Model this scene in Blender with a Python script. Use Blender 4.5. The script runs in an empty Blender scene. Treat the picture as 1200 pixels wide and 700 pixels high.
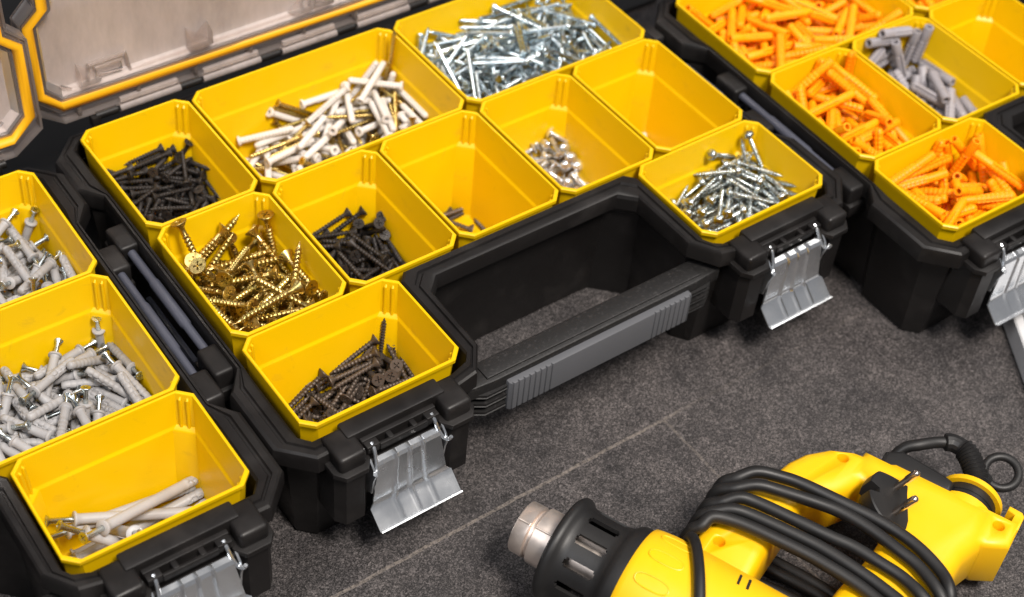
import bpy, bmesh, math, random
from mathutils.geometry import tessellate_polygon
from mathutils import Vector, Matrix, Quaternion, noise
random.seed(7)
sc = bpy.context.scene
COL = sc.collection
PI = math.pi
MM = .001
RIM = 98.0            # height of the bin rims above the floor, mm

# ------------------------------------------------------------------ helpers
def V(x, y, z): return Vector((x*MM, y*MM, (z+RIM)*MM))          # case coordinates: z = 0 at the bin rims
def obj(name, bm, mat, parent=None, smooth=35):
    me = bpy.data.meshes.new(name)
    bmesh.ops.recalc_face_normals(bm, faces=bm.faces)
    if smooth:
        a = math.radians(smooth)
        for f in bm.faces: f.smooth = True
        for e in bm.edges:
            if len(e.link_faces) == 2 and e.calc_face_angle(0) > a: e.smooth = False
    bm.to_mesh(me); bm.free()
    me.materials.append(mat)
    o = bpy.data.objects.new(name, me); COL.objects.link(o)
    if parent: o.parent = parent
    return o
def empty(name, loc=(0, 0, 0), rz=0, parent=None):
    o = bpy.data.objects.new(name, None); COL.objects.link(o)
    o.location = loc; o.rotation_euler = (0, 0, rz); o.empty_display_size = .01
    if parent: o.parent = parent
    return o
def tag(o, label, cat, group=None):
    o['label'] = label; o['category'] = cat
    if group: o['group'] = group
    return o
def loft(bm, rings, cap0=False, cap1=False, closed=True):
    vs = [[bm.verts.new(p) for p in r] for r in rings]
    n = len(vs[0])
    for a, b in zip(vs[:-1], vs[1:]):
        for i in range(n if closed else n-1):
            j = (i+1) % n
            bm.faces.new((a[i], a[j], b[j], b[i]))
    for r, c in ((vs[0], cap0), (vs[-1], cap1)):
        if c:
            if len(r) < 12: bmesh.ops.triangulate(bm, faces=[bm.faces.new(r)])
            else:
                for t in tessellate_polygon([[v.co for v in r]]):
                    try: bm.faces.new([r[k] for k in t])
                    except ValueError: pass
    return vs
def box(bm, x0, x1, y0, y1, z0, z1, bev=0, seg=2, m=None):
    """box in case coordinates (mm)"""
    b = bmesh.new()
    r = bmesh.ops.create_cube(b, size=1)
    for v in b.verts:
        v.co = Vector(((x0+x1)/2+v.co.x*(x1-x0), (y0+y1)/2+v.co.y*(y1-y0), (z0+z1)/2+v.co.z*(z1-z0)))
    if bev: bmesh.ops.bevel(b, geom=list(b.edges), offset=bev, segments=seg, affect='EDGES', profile=.5)
    merge(bm, b, m, True)
def merge(bm, b, m=None, case=False):
    mp = {}
    for v in b.verts:
        c = v.co.copy()
        if m: c = m @ c
        mp[v] = bm.verts.new(V(*c) if case else c)
    for f in b.faces:
        try: bm.faces.new([mp[v] for v in f.verts])
        except ValueError: pass
    b.free()
def prism(bm, pts, z0, z1, bev=0, m=None):
    """extruded plan outline (mm, case coords) with chamfered rims"""
    b = bmesh.new()
    if bev:
        ins = offset_poly(pts, bev)
        rings = [[(*p, z0) for p in ins], [(*p, z0+bev) for p in pts], [(*p, z1-bev) for p in pts], [(*p, z1-bev*.3) for p in offset_poly(pts, bev*.3)], [(*p, z1) for p in ins]]
    else: rings = [[(*p, z0) for p in pts], [(*p, z1) for p in pts]]
    loft(b, rings, True, True)
    merge(bm, b, m, True)
def offset_poly(P, d):
    """inset a CCW polygon by d (number, or one per edge i -> i+1)"""
    n = len(P); out = []
    ds = d if isinstance(d, (list, tuple)) else [d]*n
    L = []
    for i in range(n):
        a = Vector(P[i]).to_2d(); b = Vector(P[(i+1) % n]).to_2d()
        t = (b-a).normalized(); nn = Vector((-t.y, t.x))
        L.append((a+nn*ds[i], t))
    for i in range(n):
        p, t = L[i-1]; q, s = L[i]
        den = t.x*s.y-t.y*s.x
        if abs(den) < 1e-6: c = q
        else:
            k = ((q.x-p.x)*s.y-(q.y-p.y)*s.x)/den
            c = p+t*k
        out.append((c.x, c.y))
    return out
def tube(bm, pts, r, segs=10, caps=True, closed=False):
    pts = [Vector(p) for p in pts]; n = len(pts)
    rs = r if isinstance(r, (list, tuple)) else [r]*n
    up = None; rings = []
    for i, p in enumerate(pts):
        a = pts[i-1] if i or closed else p; b = pts[(i+1) % n] if i < n-1 or closed else p
        t = (b-a).normalized()
        if up is None:
            up = t.orthogonal().normalized()
        up = (up-t*up.dot(t)).normalized()
        s = t.cross(up)
        rings.append([p+(up*math.cos(k*2*PI/segs)+s*math.sin(k*2*PI/segs))*rs[i] for k in range(segs)])
    vs = loft(bm, rings, caps and not closed, caps and not closed)
    if closed:
        # stitch last ring to first, matching the nearest start vertex
        a, b = vs[-1], vs[0]
        k0 = min(range(segs), key=lambda k: (b[k].co-a[0].co).length)
        for i in range(segs):
            bm.faces.new((a[i], a[(i+1) % segs], b[(i+1+k0) % segs], b[(i+k0) % segs]))
def spline(pts, sub=6):
    """Catmull-Rom through the points"""
    P = [Vector(p) for p in pts]; P = [P[0]*2-P[1]]+P+[P[-1]*2-P[-2]]
    out = []
    for i in range(1, len(P)-2):
        a, b, c, d = P[i-1:i+3]
        for k in range(sub):
            t = k/sub
            out.append(.5*((2*b)+(c-a)*t+(2*a-5*b+4*c-d)*t*t+(3*b-3*c+d-a)*t**3))
    out.append(P[-2]); return out
def lathe(bm, prof, segs=24, m=None, mod=None, cap0=True, cap1=True):
    """profile of (z, r), turned round Z; mod(angle, z, r) -> r"""
    rings = []
    for z, r in prof:
        ring = []
        for k in range(segs):
            a = k*2*PI/segs
            q = mod(a, z, r) if mod else r
            p = Vector((q*math.cos(a), q*math.sin(a), z))
            ring.append(m @ p if m else p)
        rings.append(ring)
    return loft(bm, rings, cap0, cap1)

# ------------------------------------------------------------------ materials
def mat(name, col, rough=.5, metal=0., bump=None, var=None, spec=.5, rvar=None, coat=0, trans=0, obvar=0, smudge=None, sss=0):
    """procedural principled: bump=(scale, strength), var=(scale, second colour, amount), rvar=(scale, lo, hi), obvar = brightness change from object to object"""
    m = bpy.data.materials.new(name); m.use_nodes = True
    nt = m.node_tree; N = nt.nodes; L = nt.links; b = N['Principled BSDF']
    b.inputs['Base Color'].default_value = (*col, 1); b.inputs['Roughness'].default_value = rough
    b.inputs['Metallic'].default_value = metal; b.inputs['Specular IOR Level'].default_value = spec
    b.inputs['Coat Weight'].default_value = coat
    if sss:
        b.inputs['Subsurface Weight'].default_value = sss; b.inputs['Subsurface Radius'].default_value = (1, .2, .03); b.inputs['Subsurface Scale'].default_value = .004
    tc = N.new('ShaderNodeTexCoord'); co = tc.outputs['Object']
    src = None
    if var:
        nz = N.new('ShaderNodeTexNoise'); nz.inputs['Scale'].default_value = var[0]; nz.inputs['Detail'].default_value = 5; L.new(co, nz.inputs['Vector'])
        rp = N.new('ShaderNodeMapRange'); rp.inputs[1].default_value = .5-var[3] if len(var) > 3 else .4; rp.inputs[2].default_value = .75; rp.inputs[4].default_value = var[2]
        L.new(nz.outputs['Fac'], rp.inputs[0])
        mx = N.new('ShaderNodeMix'); mx.data_type = 'RGBA'; mx.inputs[6].default_value = (*col, 1); mx.inputs[7].default_value = (*var[1], 1)
        L.new(rp.outputs[0], mx.inputs[0]); src = mx.outputs[2]
    if smudge:
        # a few rubbed marks left by the metal pieces
        n2 = N.new('ShaderNodeTexNoise'); n2.inputs['Scale'].default_value = smudge[0]; n2.inputs['Detail'].default_value = 7; n2.inputs['Roughness'].default_value = .7; n2.inputs['Distortion'].default_value = .6; L.new(co, n2.inputs['Vector'])
        r2 = N.new('ShaderNodeMapRange'); r2.inputs[1].default_value = smudge[1]; r2.inputs[2].default_value = smudge[1]+.16; r2.inputs[4].default_value = .34; L.new(n2.outputs['Fac'], r2.inputs[0])
        m2 = N.new('ShaderNodeMix'); m2.data_type = 'RGBA'; m2.inputs[7].default_value = (.34, .19, .03, 1); L.new(src, m2.inputs[6]); L.new(r2.outputs[0], m2.inputs[0]); src = m2.outputs[2]
    if obvar:
        oi = N.new('ShaderNodeObjectInfo'); mr = N.new('ShaderNodeMapRange'); mr.inputs[3].default_value = 1-obvar; mr.inputs[4].default_value = 1+obvar
        L.new(oi.outputs['Random'], mr.inputs[0])
        mm = N.new('ShaderNodeMix'); mm.data_type = 'RGBA'; mm.blend_type = 'MULTIPLY'; mm.inputs[0].default_value = 1
        if src: L.new(src, mm.inputs[6])
        else: mm.inputs[6].default_value = (*col, 1)
        L.new(mr.outputs[0], mm.inputs[7]); src = mm.outputs[2]
    if src: L.new(src, b.inputs['Base Color'])
    if rvar:
        nz = N.new('ShaderNodeTexNoise'); nz.inputs['Scale'].default_value = rvar[0]; nz.inputs['Detail'].default_value = 6; L.new(co, nz.inputs['Vector'])
        rp = N.new('ShaderNodeMapRange'); rp.inputs[1].default_value = .35; rp.inputs[2].default_value = .7; rp.inputs[3].default_value = rvar[1]; rp.inputs[4].default_value = rvar[2]
        L.new(nz.outputs['Fac'], rp.inputs[0]); L.new(rp.outputs[0], b.inputs['Roughness'])
    if bump:
        nz = N.new('ShaderNodeTexNoise'); nz.inputs['Scale'].default_value = bump[0]; nz.inputs['Detail'].default_value = 4; L.new(co, nz.inputs['Vector'])
        bp = N.new('ShaderNodeBump'); bp.inputs['Strength'].default_value = bump[1]; bp.inputs['Distance'].default_value = .0004
        L.new(nz.outputs['Fac'], bp.inputs['Height']); L.new(bp.outputs[0], b.inputs['Normal'])
    return m
M = {}
M['yellow'] = mat('yellow_plastic', (.75, .472, .001), .34, bump=(900, .06), var=(14, (.72, .435, .001), .6), smudge=(55, .59), spec=.3, rvar=(40, .3, .46))
M['gun_yellow'] = mat('yellow_housing_plastic', (.86, .485, .002), .42, bump=(2200, .12), rvar=(60, .36, .5))
M['black'] = mat('black_plastic', (.0082, .0072, .0070), .45, bump=(1500, .14), var=(38, (.024, .0215, .0205), .7, -.04), rvar=(30, .34, .6), spec=.32)
M['grip'] = mat('textured_black_plastic', (.0095, .009, .009), .5, bump=(1600, .35), var=(500, (.045, .042, .042), .7, -.06))
M['grey_insert'] = mat('grey_rubber', (.085, .088, .096), .55, bump=(1800, .12), var=(30, (.1, .1, .11), .5))
M['rod'] = mat('blue_grey_plastic', (.062, .066, .088), .4, bump=(900, .1))
M['zinc'] = mat('galvanised_steel', (.76, .78, .80), .28, .92, bump=(240, .04), var=(60, (.6, .63, .67), .5), rvar=(50, .18, .3))
M['clear'] = None
M['seal'] = mat('yellow_seal_rubber', (.84, .42, .008), .45)
M['gold'] = mat('yellow_passivated_steel', (.52, .37, .135), .3, 1., var=(110, (.45, .41, .13), .8), rvar=(300, .22, .42), obvar=.18)
M['brown'] = mat('bronze_phosphated_steel', (.105, .083, .068), .5, .55, rvar=(300, .4, .62), obvar=.25)
M['blackscrew'] = mat('black_phosphated_steel', (.030, .026, .025), .52, .35, rvar=(300, .42, .66), obvar=.25)
M['nail'] = mat('bright_zinc_steel', (.56, .64, .68), .22, 1., rvar=(200, .14, .34), obvar=.2)
M['silver'] = mat('zinc_plated_steel', (.52, .58, .60), .24, 1., var=(200, (.60, .57, .48), .6), rvar=(250, .16, .34), obvar=.18)
M['rivet'] = mat('mixed_bright_steel', (.68, .71, .74), .24, .8, var=(60, (.56, .5, .46), .4), rvar=(200, .12, .3), obvar=.22)
M['white'] = mat('white_nylon', (.66, .62, .58), .5, var=(100, (.58, .54, .5), .5), obvar=.07)
M['greyplug'] = mat('grey_nylon', (.33, .325, .33), .5, var=(120, (.27, .265, .27), .6), obvar=.1)
M['whitegrey'] = mat('pale_grey_nylon', (.40, .395, .40), .45, var=(100, (.35, .345, .35), .5), obvar=.05)
M['darkgreyplug'] = mat('dull_grey_nylon', (.31, .29, .31), .5, var=(120, (.26, .25, .27), .6), obvar=.1)
M['orange'] = mat('orange_nylon', (.98, .345, .002), .45, var=(100, (.97, .30, .002), .6), obvar=.08, spec=.3, sss=.35)
M['rubber'] = mat('black_rubber', (.0095, .009, .009), .5, bump=(1200, .1), rvar=(40, .42, .6))
M['steel'] = mat('brushed_steel', (.88, .77, .69), .36, .86, bump=(500, .06), rvar=(120, .3, .45))
M['nickel'] = mat('nickel_pin', (.66, .56, .48), .22, 1.)
M['paint'] = mat('white_painted_board', (.62, .62, .63), .35, bump=(400, .05))
M['dark'] = mat('dark_slot_and_shade', (.012, .012, .012), .6)  # near-black for the vent slots and the added sheet that darkens the floor

def clear_material():
    m = bpy.data.materials.new('scuffed_clear_plastic'); m.use_nodes = True
    nt = m.node_tree; N = nt.nodes; L = nt.links; N.remove(N['Principled BSDF'])
    out = N['Material Output']
    tr = N.new('ShaderNodeBsdfTransparent'); tr.inputs[0].default_value = (.93, .9, .88, 1)
    df = N.new('ShaderNodeBsdfDiffuse'); df.inputs[0].default_value = (.80, .70, .66, 1)
    tl = N.new('ShaderNodeBsdfTranslucent'); tl.inputs[0].default_value = (.75, .66, .62, 1)
    gl = N.new('ShaderNodeBsdfGlossy'); gl.inputs['Roughness'].default_value = .3
    tc = N.new('ShaderNodeTexCoord'); mp = N.new('ShaderNodeMapping'); mp.inputs['Scale'].default_value = (9, 9, 3); mp.inputs['Rotation'].default_value = (0, .5, 0)
    nz = N.new('ShaderNodeTexNoise'); nz.inputs['Scale'].default_value = 2.2; nz.inputs['Detail'].default_value = 9; nz.inputs['Roughness'].default_value = .68
    L.new(tc.outputs['Object'], mp.inputs[0]); L.new(mp.outputs[0], nz.inputs['Vector'])
    mr = N.new('ShaderNodeMapRange'); mr.inputs[1].default_value = .3; mr.inputs[2].default_value = .75; mr.inputs[3].default_value = HAZE_LO; mr.inputs[4].default_value = HAZE_HI
    L.new(nz.outputs['Fac'], mr.inputs[0])
    a = N.new('ShaderNodeMixShader'); a.inputs[0].default_value = .4; L.new(df.outputs[0], a.inputs[1]); L.new(tl.outputs[0], a.inputs[2])
    b = N.new('ShaderNodeMixShader'); L.new(mr.outputs[0], b.inputs[0]); L.new(tr.outputs[0], b.inputs[1]); L.new(a.outputs[0], b.inputs[2])
    fr = N.new('ShaderNodeFresnel'); fr.inputs[0].default_value = 1.33
    c = N.new('ShaderNodeMixShader'); L.new(fr.outputs[0], c.inputs[0]); L.new(b.outputs[0], c.inputs[1]); L.new(gl.outputs[0], c.inputs[2])
    L.new(c.outputs[0], out.inputs[0])
    return m
HAZE_LO, HAZE_HI = .05, .30
M['clear'] = clear_material()
HAZE_LO, HAZE_HI = .32, .86
M['clear_panel'] = clear_material(); M['clear_panel'].name = 'hazy_clear_plastic'

def floor_material():
    m = bpy.data.materials.new('dark_stone_tile'); m.use_nodes = True
    nt = m.node_tree; N = nt.nodes; L = nt.links; b = N['Principled BSDF']
    tc = N.new('ShaderNodeTexCoord'); co = tc.outputs['Object']
    def nz(s, d=4, r=.6):
        n = N.new('ShaderNodeTexNoise'); n.inputs['Scale'].default_value = s; n.inputs['Detail'].default_value = d; n.inputs['Roughness'].default_value = r; L.new(co, n.inputs['Vector']); return n.outputs['Fac']
    def ramp(f, *stops):
        r = N.new('ShaderNodeValToRGB'); e = r.color_ramp.elements
        e[0].position, e[0].color = stops[0][0], (*stops[0][1], 1); e[1].position, e[1].color = stops[-1][0], (*stops[-1][1], 1)
        for p, c in stops[1:-1]:
            q = e.new(p); q.color = (*c, 1)
        L.new(f, r.inputs[0]); return r.outputs[0]
    def mix(f, a, bb, mode='MIX'):
        x = N.new('ShaderNodeMix'); x.data_type = 'RGBA'; x.blend_type = mode
        for i, q in ((0, f), (6, a), (7, bb)):
            if isinstance(q, (float, int)): x.inputs[i].default_value = q
            elif isinstance(q, tuple): x.inputs[i].default_value = (*q, 1)
            else: L.new(q, x.inputs[i])
        return x.outputs[2]
    def math_(op, a, bb=None):
        x = N.new('ShaderNodeMath'); x.operation = op
        for i, q in enumerate((a, bb)):
            if q is None: continue
            if isinstance(q, (int, float)): x.inputs[i].default_value = q
            else: L.new(q, x.inputs[i])
        return x.outputs[0]
    def cells(s):
        wv = N.new('ShaderNodeTexNoise'); wv.inputs['Scale'].default_value = s*1.3; L.new(co, wv.inputs['Vector'])
        ad = N.new('ShaderNodeMix'); ad.data_type = 'VECTOR'; ad.inputs[0].default_value = .0011*500/s; L.new(co, ad.inputs[4]); L.new(wv.outputs['Color'], ad.inputs[5])
        vo = N.new('ShaderNodeTexVoronoi'); vo.inputs['Scale'].default_value = s; L.new(ad.outputs[1], vo.inputs['Vector'])
        sx = N.new('ShaderNodeSeparateXYZ'); L.new(vo.outputs['Color'], sx.inputs[0]); return sx.outputs[0]
    g1 = ramp(cells(1050), (0., (.006, .006, .006)), (.3, (.022, .020, .020)), (.7, (.062, .057, .056)), (1., (.19, .173, .168)))
    g2 = ramp(cells(1900), (0., (.006, .006, .006)), (.5, (.034, .0315, .031)), (1., (.16, .147, .142)))
    grain = mix(.5, g1, g2)
    patch = ramp(nz(150, 4, .7), (.35, (.74, .74, .75)), (.65, (1.22, 1.21, 1.2)))
    grain = mix(.8, grain, patch, 'MULTIPLY')
    blot = ramp(nz(26, 5, .65), (.32, (.62, .62, .64)), (.68, (1.2, 1.18, 1.17)))
    c = mix(1., grain, blot, 'MULTIPLY')
    fine = ramp(nz(1500, 2, .7), (.35, (.6, .6, .6)), (.65, (1.4, 1.4, 1.4)))
    c = mix(.8, c, fine, 'MULTIPLY')
    big = ramp(nz(7, 3), (.35, (.85, .85, .86)), (.65, (1.12, 1.1, 1.1)))
    c = mix(1., c, big, 'MULTIPLY')
    v = N.new('ShaderNodeTexVoronoi'); v.inputs['Scale'].default_value = 75; L.new(co, v.inputs['Vector'])
    fleck = math_('LESS_THAN', v.outputs['Distance'], .085)
    c = mix(math_('MULTIPLY', fleck, .35), c, (.16, .148, .145))
    # joints between the tiles: one along x, one along y, slightly ragged
    sp = N.new('ShaderNodeSeparateXYZ'); L.new(co, sp.inputs[0])
    wob = math_('MULTIPLY', math_('SUBTRACT', nz(60, 4), .5), .0022)
    dy = math_('ABSOLUTE', math_('ADD', math_('SUBTRACT', sp.outputs[1], -.0440), wob))
    dx = math_('ABSOLUTE', math_('ADD', math_('SUBTRACT', sp.outputs[0], .0375), wob))
    south = math_('LESS_THAN', sp.outputs[1], -.044)
    fade = N.new('ShaderNodeMapRange'); fade.inputs[1].default_value = .03; fade.inputs[2].default_value = .075; fade.inputs[3].default_value = .8; fade.inputs[4].default_value = .16; L.new(sp.outputs[0], fade.inputs[0])
    jy = math_('MULTIPLY', math_('LESS_THAN', dy, .0011), fade.outputs[0])
    jx = math_('MULTIPLY', math_('MULTIPLY', math_('LESS_THAN', dx, .0010), south), .5)
    gr = ramp(nz(420, 4, .7), (.38, (.05, .05, .05)), (.62, (1., 1., 1.)))
    j = math_('MULTIPLY', math_('MAXIMUM', jy, jx), gr)
    c = mix(j, c, (.21, .18, .155))
    L.new(c, b.inputs['Base Color'])
    b.inputs['Roughness'].default_value = .55; b.inputs['Specular IOR Level'].default_value = .35
    bp = N.new('ShaderNodeBump'); bp.inputs['Strength'].default_value = .3; bp.inputs['Distance'].default_value = .0004
    L.new(nz(420, 4, .7), bp.inputs['Height']); L.new(bp.outputs[0], b.inputs['Normal'])
    return m
M['floor'] = floor_material()

# ------------------------------------------------------------------ floor
bm = bmesh.new()
bmesh.ops.create_grid(bm, x_segments=8, y_segments=8, size=4)
fl = obj('floor', bm, M['floor'], None, 0); fl['kind'] = 'structure'

CAM_R = [[0.809613, -0.58247, 0.072493], [-0.377013, -0.6107, -0.696352], [0.449876, 0.536445, -0.71403]]
CAM_C = [-0.46432, -0.4785, 0.76485]
CAM_F = 1823.73
WB = [(298.8, -100.9), (216.3, -226.2), (316.6, -292.2), (399.0, -166.9)]
# ------------------------------------------------------------------ organizer case
def mirror(half): return half+[(-x, y, *r) for x, y, *r in reversed(half)]
OH = [(70, 64), (80, 54), (81, 5), (94, -13.2), (115, -13.5), (201, -15), (219, 4), (219, 52), (207, 66), (207, 238), (219, 252), (219, 284), (201, 303)]
IH = [(86, 77.5), (91.8, 71), (91.8, 2), (95, -1.7), (104, -1.7), (197, -1.7), (202.5, 5), (202.5, 52), (202, 66), (202, 238), (202.5, 252), (202.5, 288), (196, 296)]
ZH = [7, 7, 6.5, 5.5, 0, 0, 0, 0, 0, 0, 0, 0, 0]                       # extra height of the rim round the handle
DH = [.4, .4, .5, .7, .7, .7, .8, .8, .6, .18, .6, .8, .8]          # how far each side may taper inward
O = mirror([(*p, z) for p, z in zip(OH, ZH)]); I = mirror(IH)
n = len(O); nh = len(OH)
O2 = [p[:2] for p in O]; ZZ = [p[2] for p in O]
# per edge taper factors
ED = []
for i in range(n):
    if i < nh-1: ED.append(min(DH[i], DH[i+1]) if i in (8,) else DH[i])
    elif i == nh-1: ED.append(.8)
    else:
        k = 2*nh-2-i
        ED.append(DH[k] if 0 <= k < nh else .2)
ED[n-1] = .7
def ring_out(d, z, zk=0.): return [V(x, y, z+zk*ZZ[i]) for i, (x, y) in enumerate(offset_poly(O2, [e*d for e in ED]))]
def ring_mix(t, z): return [V(O2[i][0]*(1-t)+I[i][0]*t, O2[i][1]*(1-t)+I[i][1]*t, z+ZZ[i]) for i in range(n)]
def ring_in(d, z): return [V(x, y, z) for x, y in offset_poly(I, [d]*(n-1)+[d*4])]

def make_case():
    root = empty('organizer_case')
    bm = bmesh.new()
    loft(bm, [ring_out(20, -98), ring_out(18, -96), ring_out(11, -24, .6), ring_out(4, -22, 1), ring_out(0, -20.5, 1), ring_out(0, -11.5, 1), ring_mix(.06, -9.2), ring_mix(.17, -8),
              ring_mix(.40, -7.8), ring_mix(.45, -9.2), ring_mix(.54, -9.2), ring_mix(.59, -7.8), ring_mix(.90, -8.2), ring_mix(1, -9.6),
              ring_in(1, -60), ring_in(1.5, -94)], True, True)
    obj('body', bm, M['black'], root, 28)
    # raised ledges, pillars and pads of the two latch stations
    for s in (-1, 1):
        bm = bmesh.new()
        c = 150*s
        box(bm, c-32, c+33, -14.5, -2.2, -14, -3.2, 1.6)                       # ledge in front of the bin
        for t in (-1, 1):
            x = c+t*35
            b = bmesh.new()
            prism(bm, [(x-10.5, -3), (x-10.5, -22), (x-6, -28), (x+6, -28), (x+10.5, -22), (x+10.5, -3)], -62, -18, 1.2)
            prism(bm, [(x-12, -3), (x-12, -24), (x-7, -30.5), (x+7, -30.5), (x+12, -24), (x+12, -3)], -19.5, -15.2, .9)
            box(bm, x-8.6, x+8.6, -26.5, -4, -17, -4.6, 2.6, 3)
        # hooked shelf between the pillars
        box(bm, c-24.5, c+24.5, -17.5, -12, -16, -8.6, .8)
        for x0, x1 in ((-24, -15.5), (-9.5, -6), (6, 9.5), (15.5, 24)): box(bm, c+x0, c+x1, -22.5, -14, -15.6, -9.4, .8)
        box(bm, c-15.8, c+15.8, -23.2, -20.8, -15.2, -10, .6)
        box(bm, c-25, c+25, -15.5, -12.4, -60, -14, .8)
        obj('latch_mount', bm, M['black'], root, 30)
        bm = bmesh.new()
        tube(bm, [V(c-25, -23.8, -19.5), V(c+25, -23.8, -19.5)], 1.7*MM, 10)
        obj('hinge_pin', bm, M['black'], root)
        make_latch(root, c)
    # handle: top bar, core, end fins
    bm = bmesh.new()
    prism(bm, [(-86, 6), (-90, 2), (-98, 1), (-98, -10.5), (-78, -12.2), (78, -12.2), (98, -10.5), (98, 1), (90, 2), (86, 6)], -31, -20, 1.6)
    prism(bm, [(-83, 4.5), (-83, -9), (83, -9), (83, 4.5)], -21, -18.9, 1.0)
    box(bm, -72, 72, -10, 3.5, -48, -24, 1.5)
    for z in (-29, -36.5, -44):
        for s in (-1, 1): prism(bm, [(s*60, 3), (s*60, -13.6), (s*86, -13.6), (s*95, -8), (s*95, 3)][::-s], z-1.4, z+1.4, .5)
    for s in (-1, 1): box(bm, s*84-14, s*84+14, -5, 3, -46, -25, .6)
    h = obj('handle', bm, M['grip'], root, 30)
    bm = bmesh.new()
    pr = [(-71, -10.5), (-71, -15)]
    for s in (-1, 1):
        xs = [69-4.1*k for k in range(8)]
        for x in (sorted(-q for q in xs) if s < 0 else sorted(xs)):
            pr += [(x-.5, -17), (x+.1, -15.7), (x+.7, -17)]
    pr += [(71, -15), (71, -10.5)]
    prism(bm, pr, -48.5, -24.2, 1.0)
    obj('grip_insert', bm, M['grey_insert'], h, 30)
    # side stations: two knobs joined by a rod, left and right
    for s in (-1, 1):
        for y0, y1 in ((191, 214), (70, 94)):
            bm = bmesh.new()
            box(bm, s*211-7.5, s*211+7.5, y0, y1, -30, -11, 2.5, 3)
            box(bm, s*210.5-8.5, s*210.5+8.5, y0-3, y1+3, -34, -24, 1.5)
            obj('side_mount', bm, M['black'], root, 30)
        bm = bmesh.new()
        tube(bm, [V(s*211.5, y, -17) for y in (94, 118, 120, 160, 162, 192)], [q*MM for q in (2.8, 2.8, 3.5, 3.5, 2.8, 2.8)], 12)
        obj('side_rod', bm, M['rod'], root)
        bm = bmesh.new()
        box(bm, s*211-2, s*211+2, 112, 176, -74, -42, 1.5)
        for y in (125, 137, 149, 161): box(bm, s*213.5-2, s*213.5+2, y-3.5, y+3.5, -70, -46, 1)
        obj('side_clip', bm, M['rod'], root, 30)
    make_lid(root)
    return root

def make_latch(root, c):
    """sprung galvanised plate hanging open from the pin"""
    bm = bmesh.new()
    prof = [(-24.5, -17.2), (-27.6, -18.0), (-28.9, -20.2), (-29.1, -25), (-30.2, -47.5), (-30.6, -49.5), (-32, -51.6), (-34.5, -53.8), (-42.2, -60.4), (-43.4, -60.6), (-43.9, -59.4)]
    ws = [21, 21, 21, 21.5, 24.6, 24.8, 27.6, 27.6, 27.6, 27.6, 27.6]
    ribs = [(-11, 2.1), (0, 2.1), (11, 2.1)]
    xs = [-1, -.96, -.8, -.62]
    cols = sorted(set([-1, -.97, -.85, -.65, -.2, .2, .65, .85, .97, 1]+[q for r in (-.42, 0, .42) for q in (r-.105, r-.08, r-.06, r-.035, r, r+.035, r+.06, r+.08, r+.105)]))
    def rib(u, k):
        if k < 1 or k > 8: return 0
        f = {1: .8, 6: .8, 7: .5, 8: 0}.get(k, 1)
        for r in (-.42, 0, .42):
            d = abs(u-r)
            if d < .07: return f*1.5*(.5+.5*math.cos(d/.075*PI))
        return 0
    rows = []
    for k, ((y, z), w) in enumerate(zip(prof, ws)):
        a = prof[max(0, k-1)]; b = prof[min(len(prof)-1, k+1)]
        ty, tz = b[0]-a[0], b[1]-a[1]; L = math.hypot(ty, tz); ny, nz_ = tz/L, -ty/L      # outward normal (towards -y / up)
        rows.append([(u*w+c, y+ny*rib(u, k), z+nz_*rib(u, k), ny, nz_) for u in cols])
    t = 1.0
    top = [[V(x, y, z) for x, y, z, ny, nz_ in r] for r in rows]
    bot = [[V(x, y-ny*t, z-nz_*t) for x, y, z, ny, nz_ in r] for r in rows]
    loft(bm, [a+b[::-1] for a, b in zip(top, bot)], True, True)
    la = obj('latch', bm, M['zinc'], root, 24)
    # side flanges and the two curled hooks
    for s in (-1, 1):
        bm = bmesh.new()
        b = bmesh.new()
        pl = [(-29, -20), (-31.5, -25), (-29.6, -31), (-27.6, -44), (-24, -45), (-19, -30), (-20, -18), (-25, -16)]
        r0 = [(c+s*23.4, y, z) for y, z in pl]; r1 = [(c+s*24.6, y, z) for y, z in pl]
        loft(b, [r0, r1], True, True); merge(bm, b, None, True)
        xx = c+s*22
        pts = [V(xx-s*2.2, -19.5, -9.5), V(xx-s*2.0, -23, -12), V(xx-s*1.2, -26.4, -18), V(xx+s*.4, -29.5, -22.4), V(xx+s*2.4, -32, -22.6), V(xx+s*3.4, -32.8, -20.2)]
        tube(bm, spline(pts, 4), 1.15*MM, 8)
        obj('spring_hook', bm, M['zinc'], la, 40)
    return la

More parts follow.
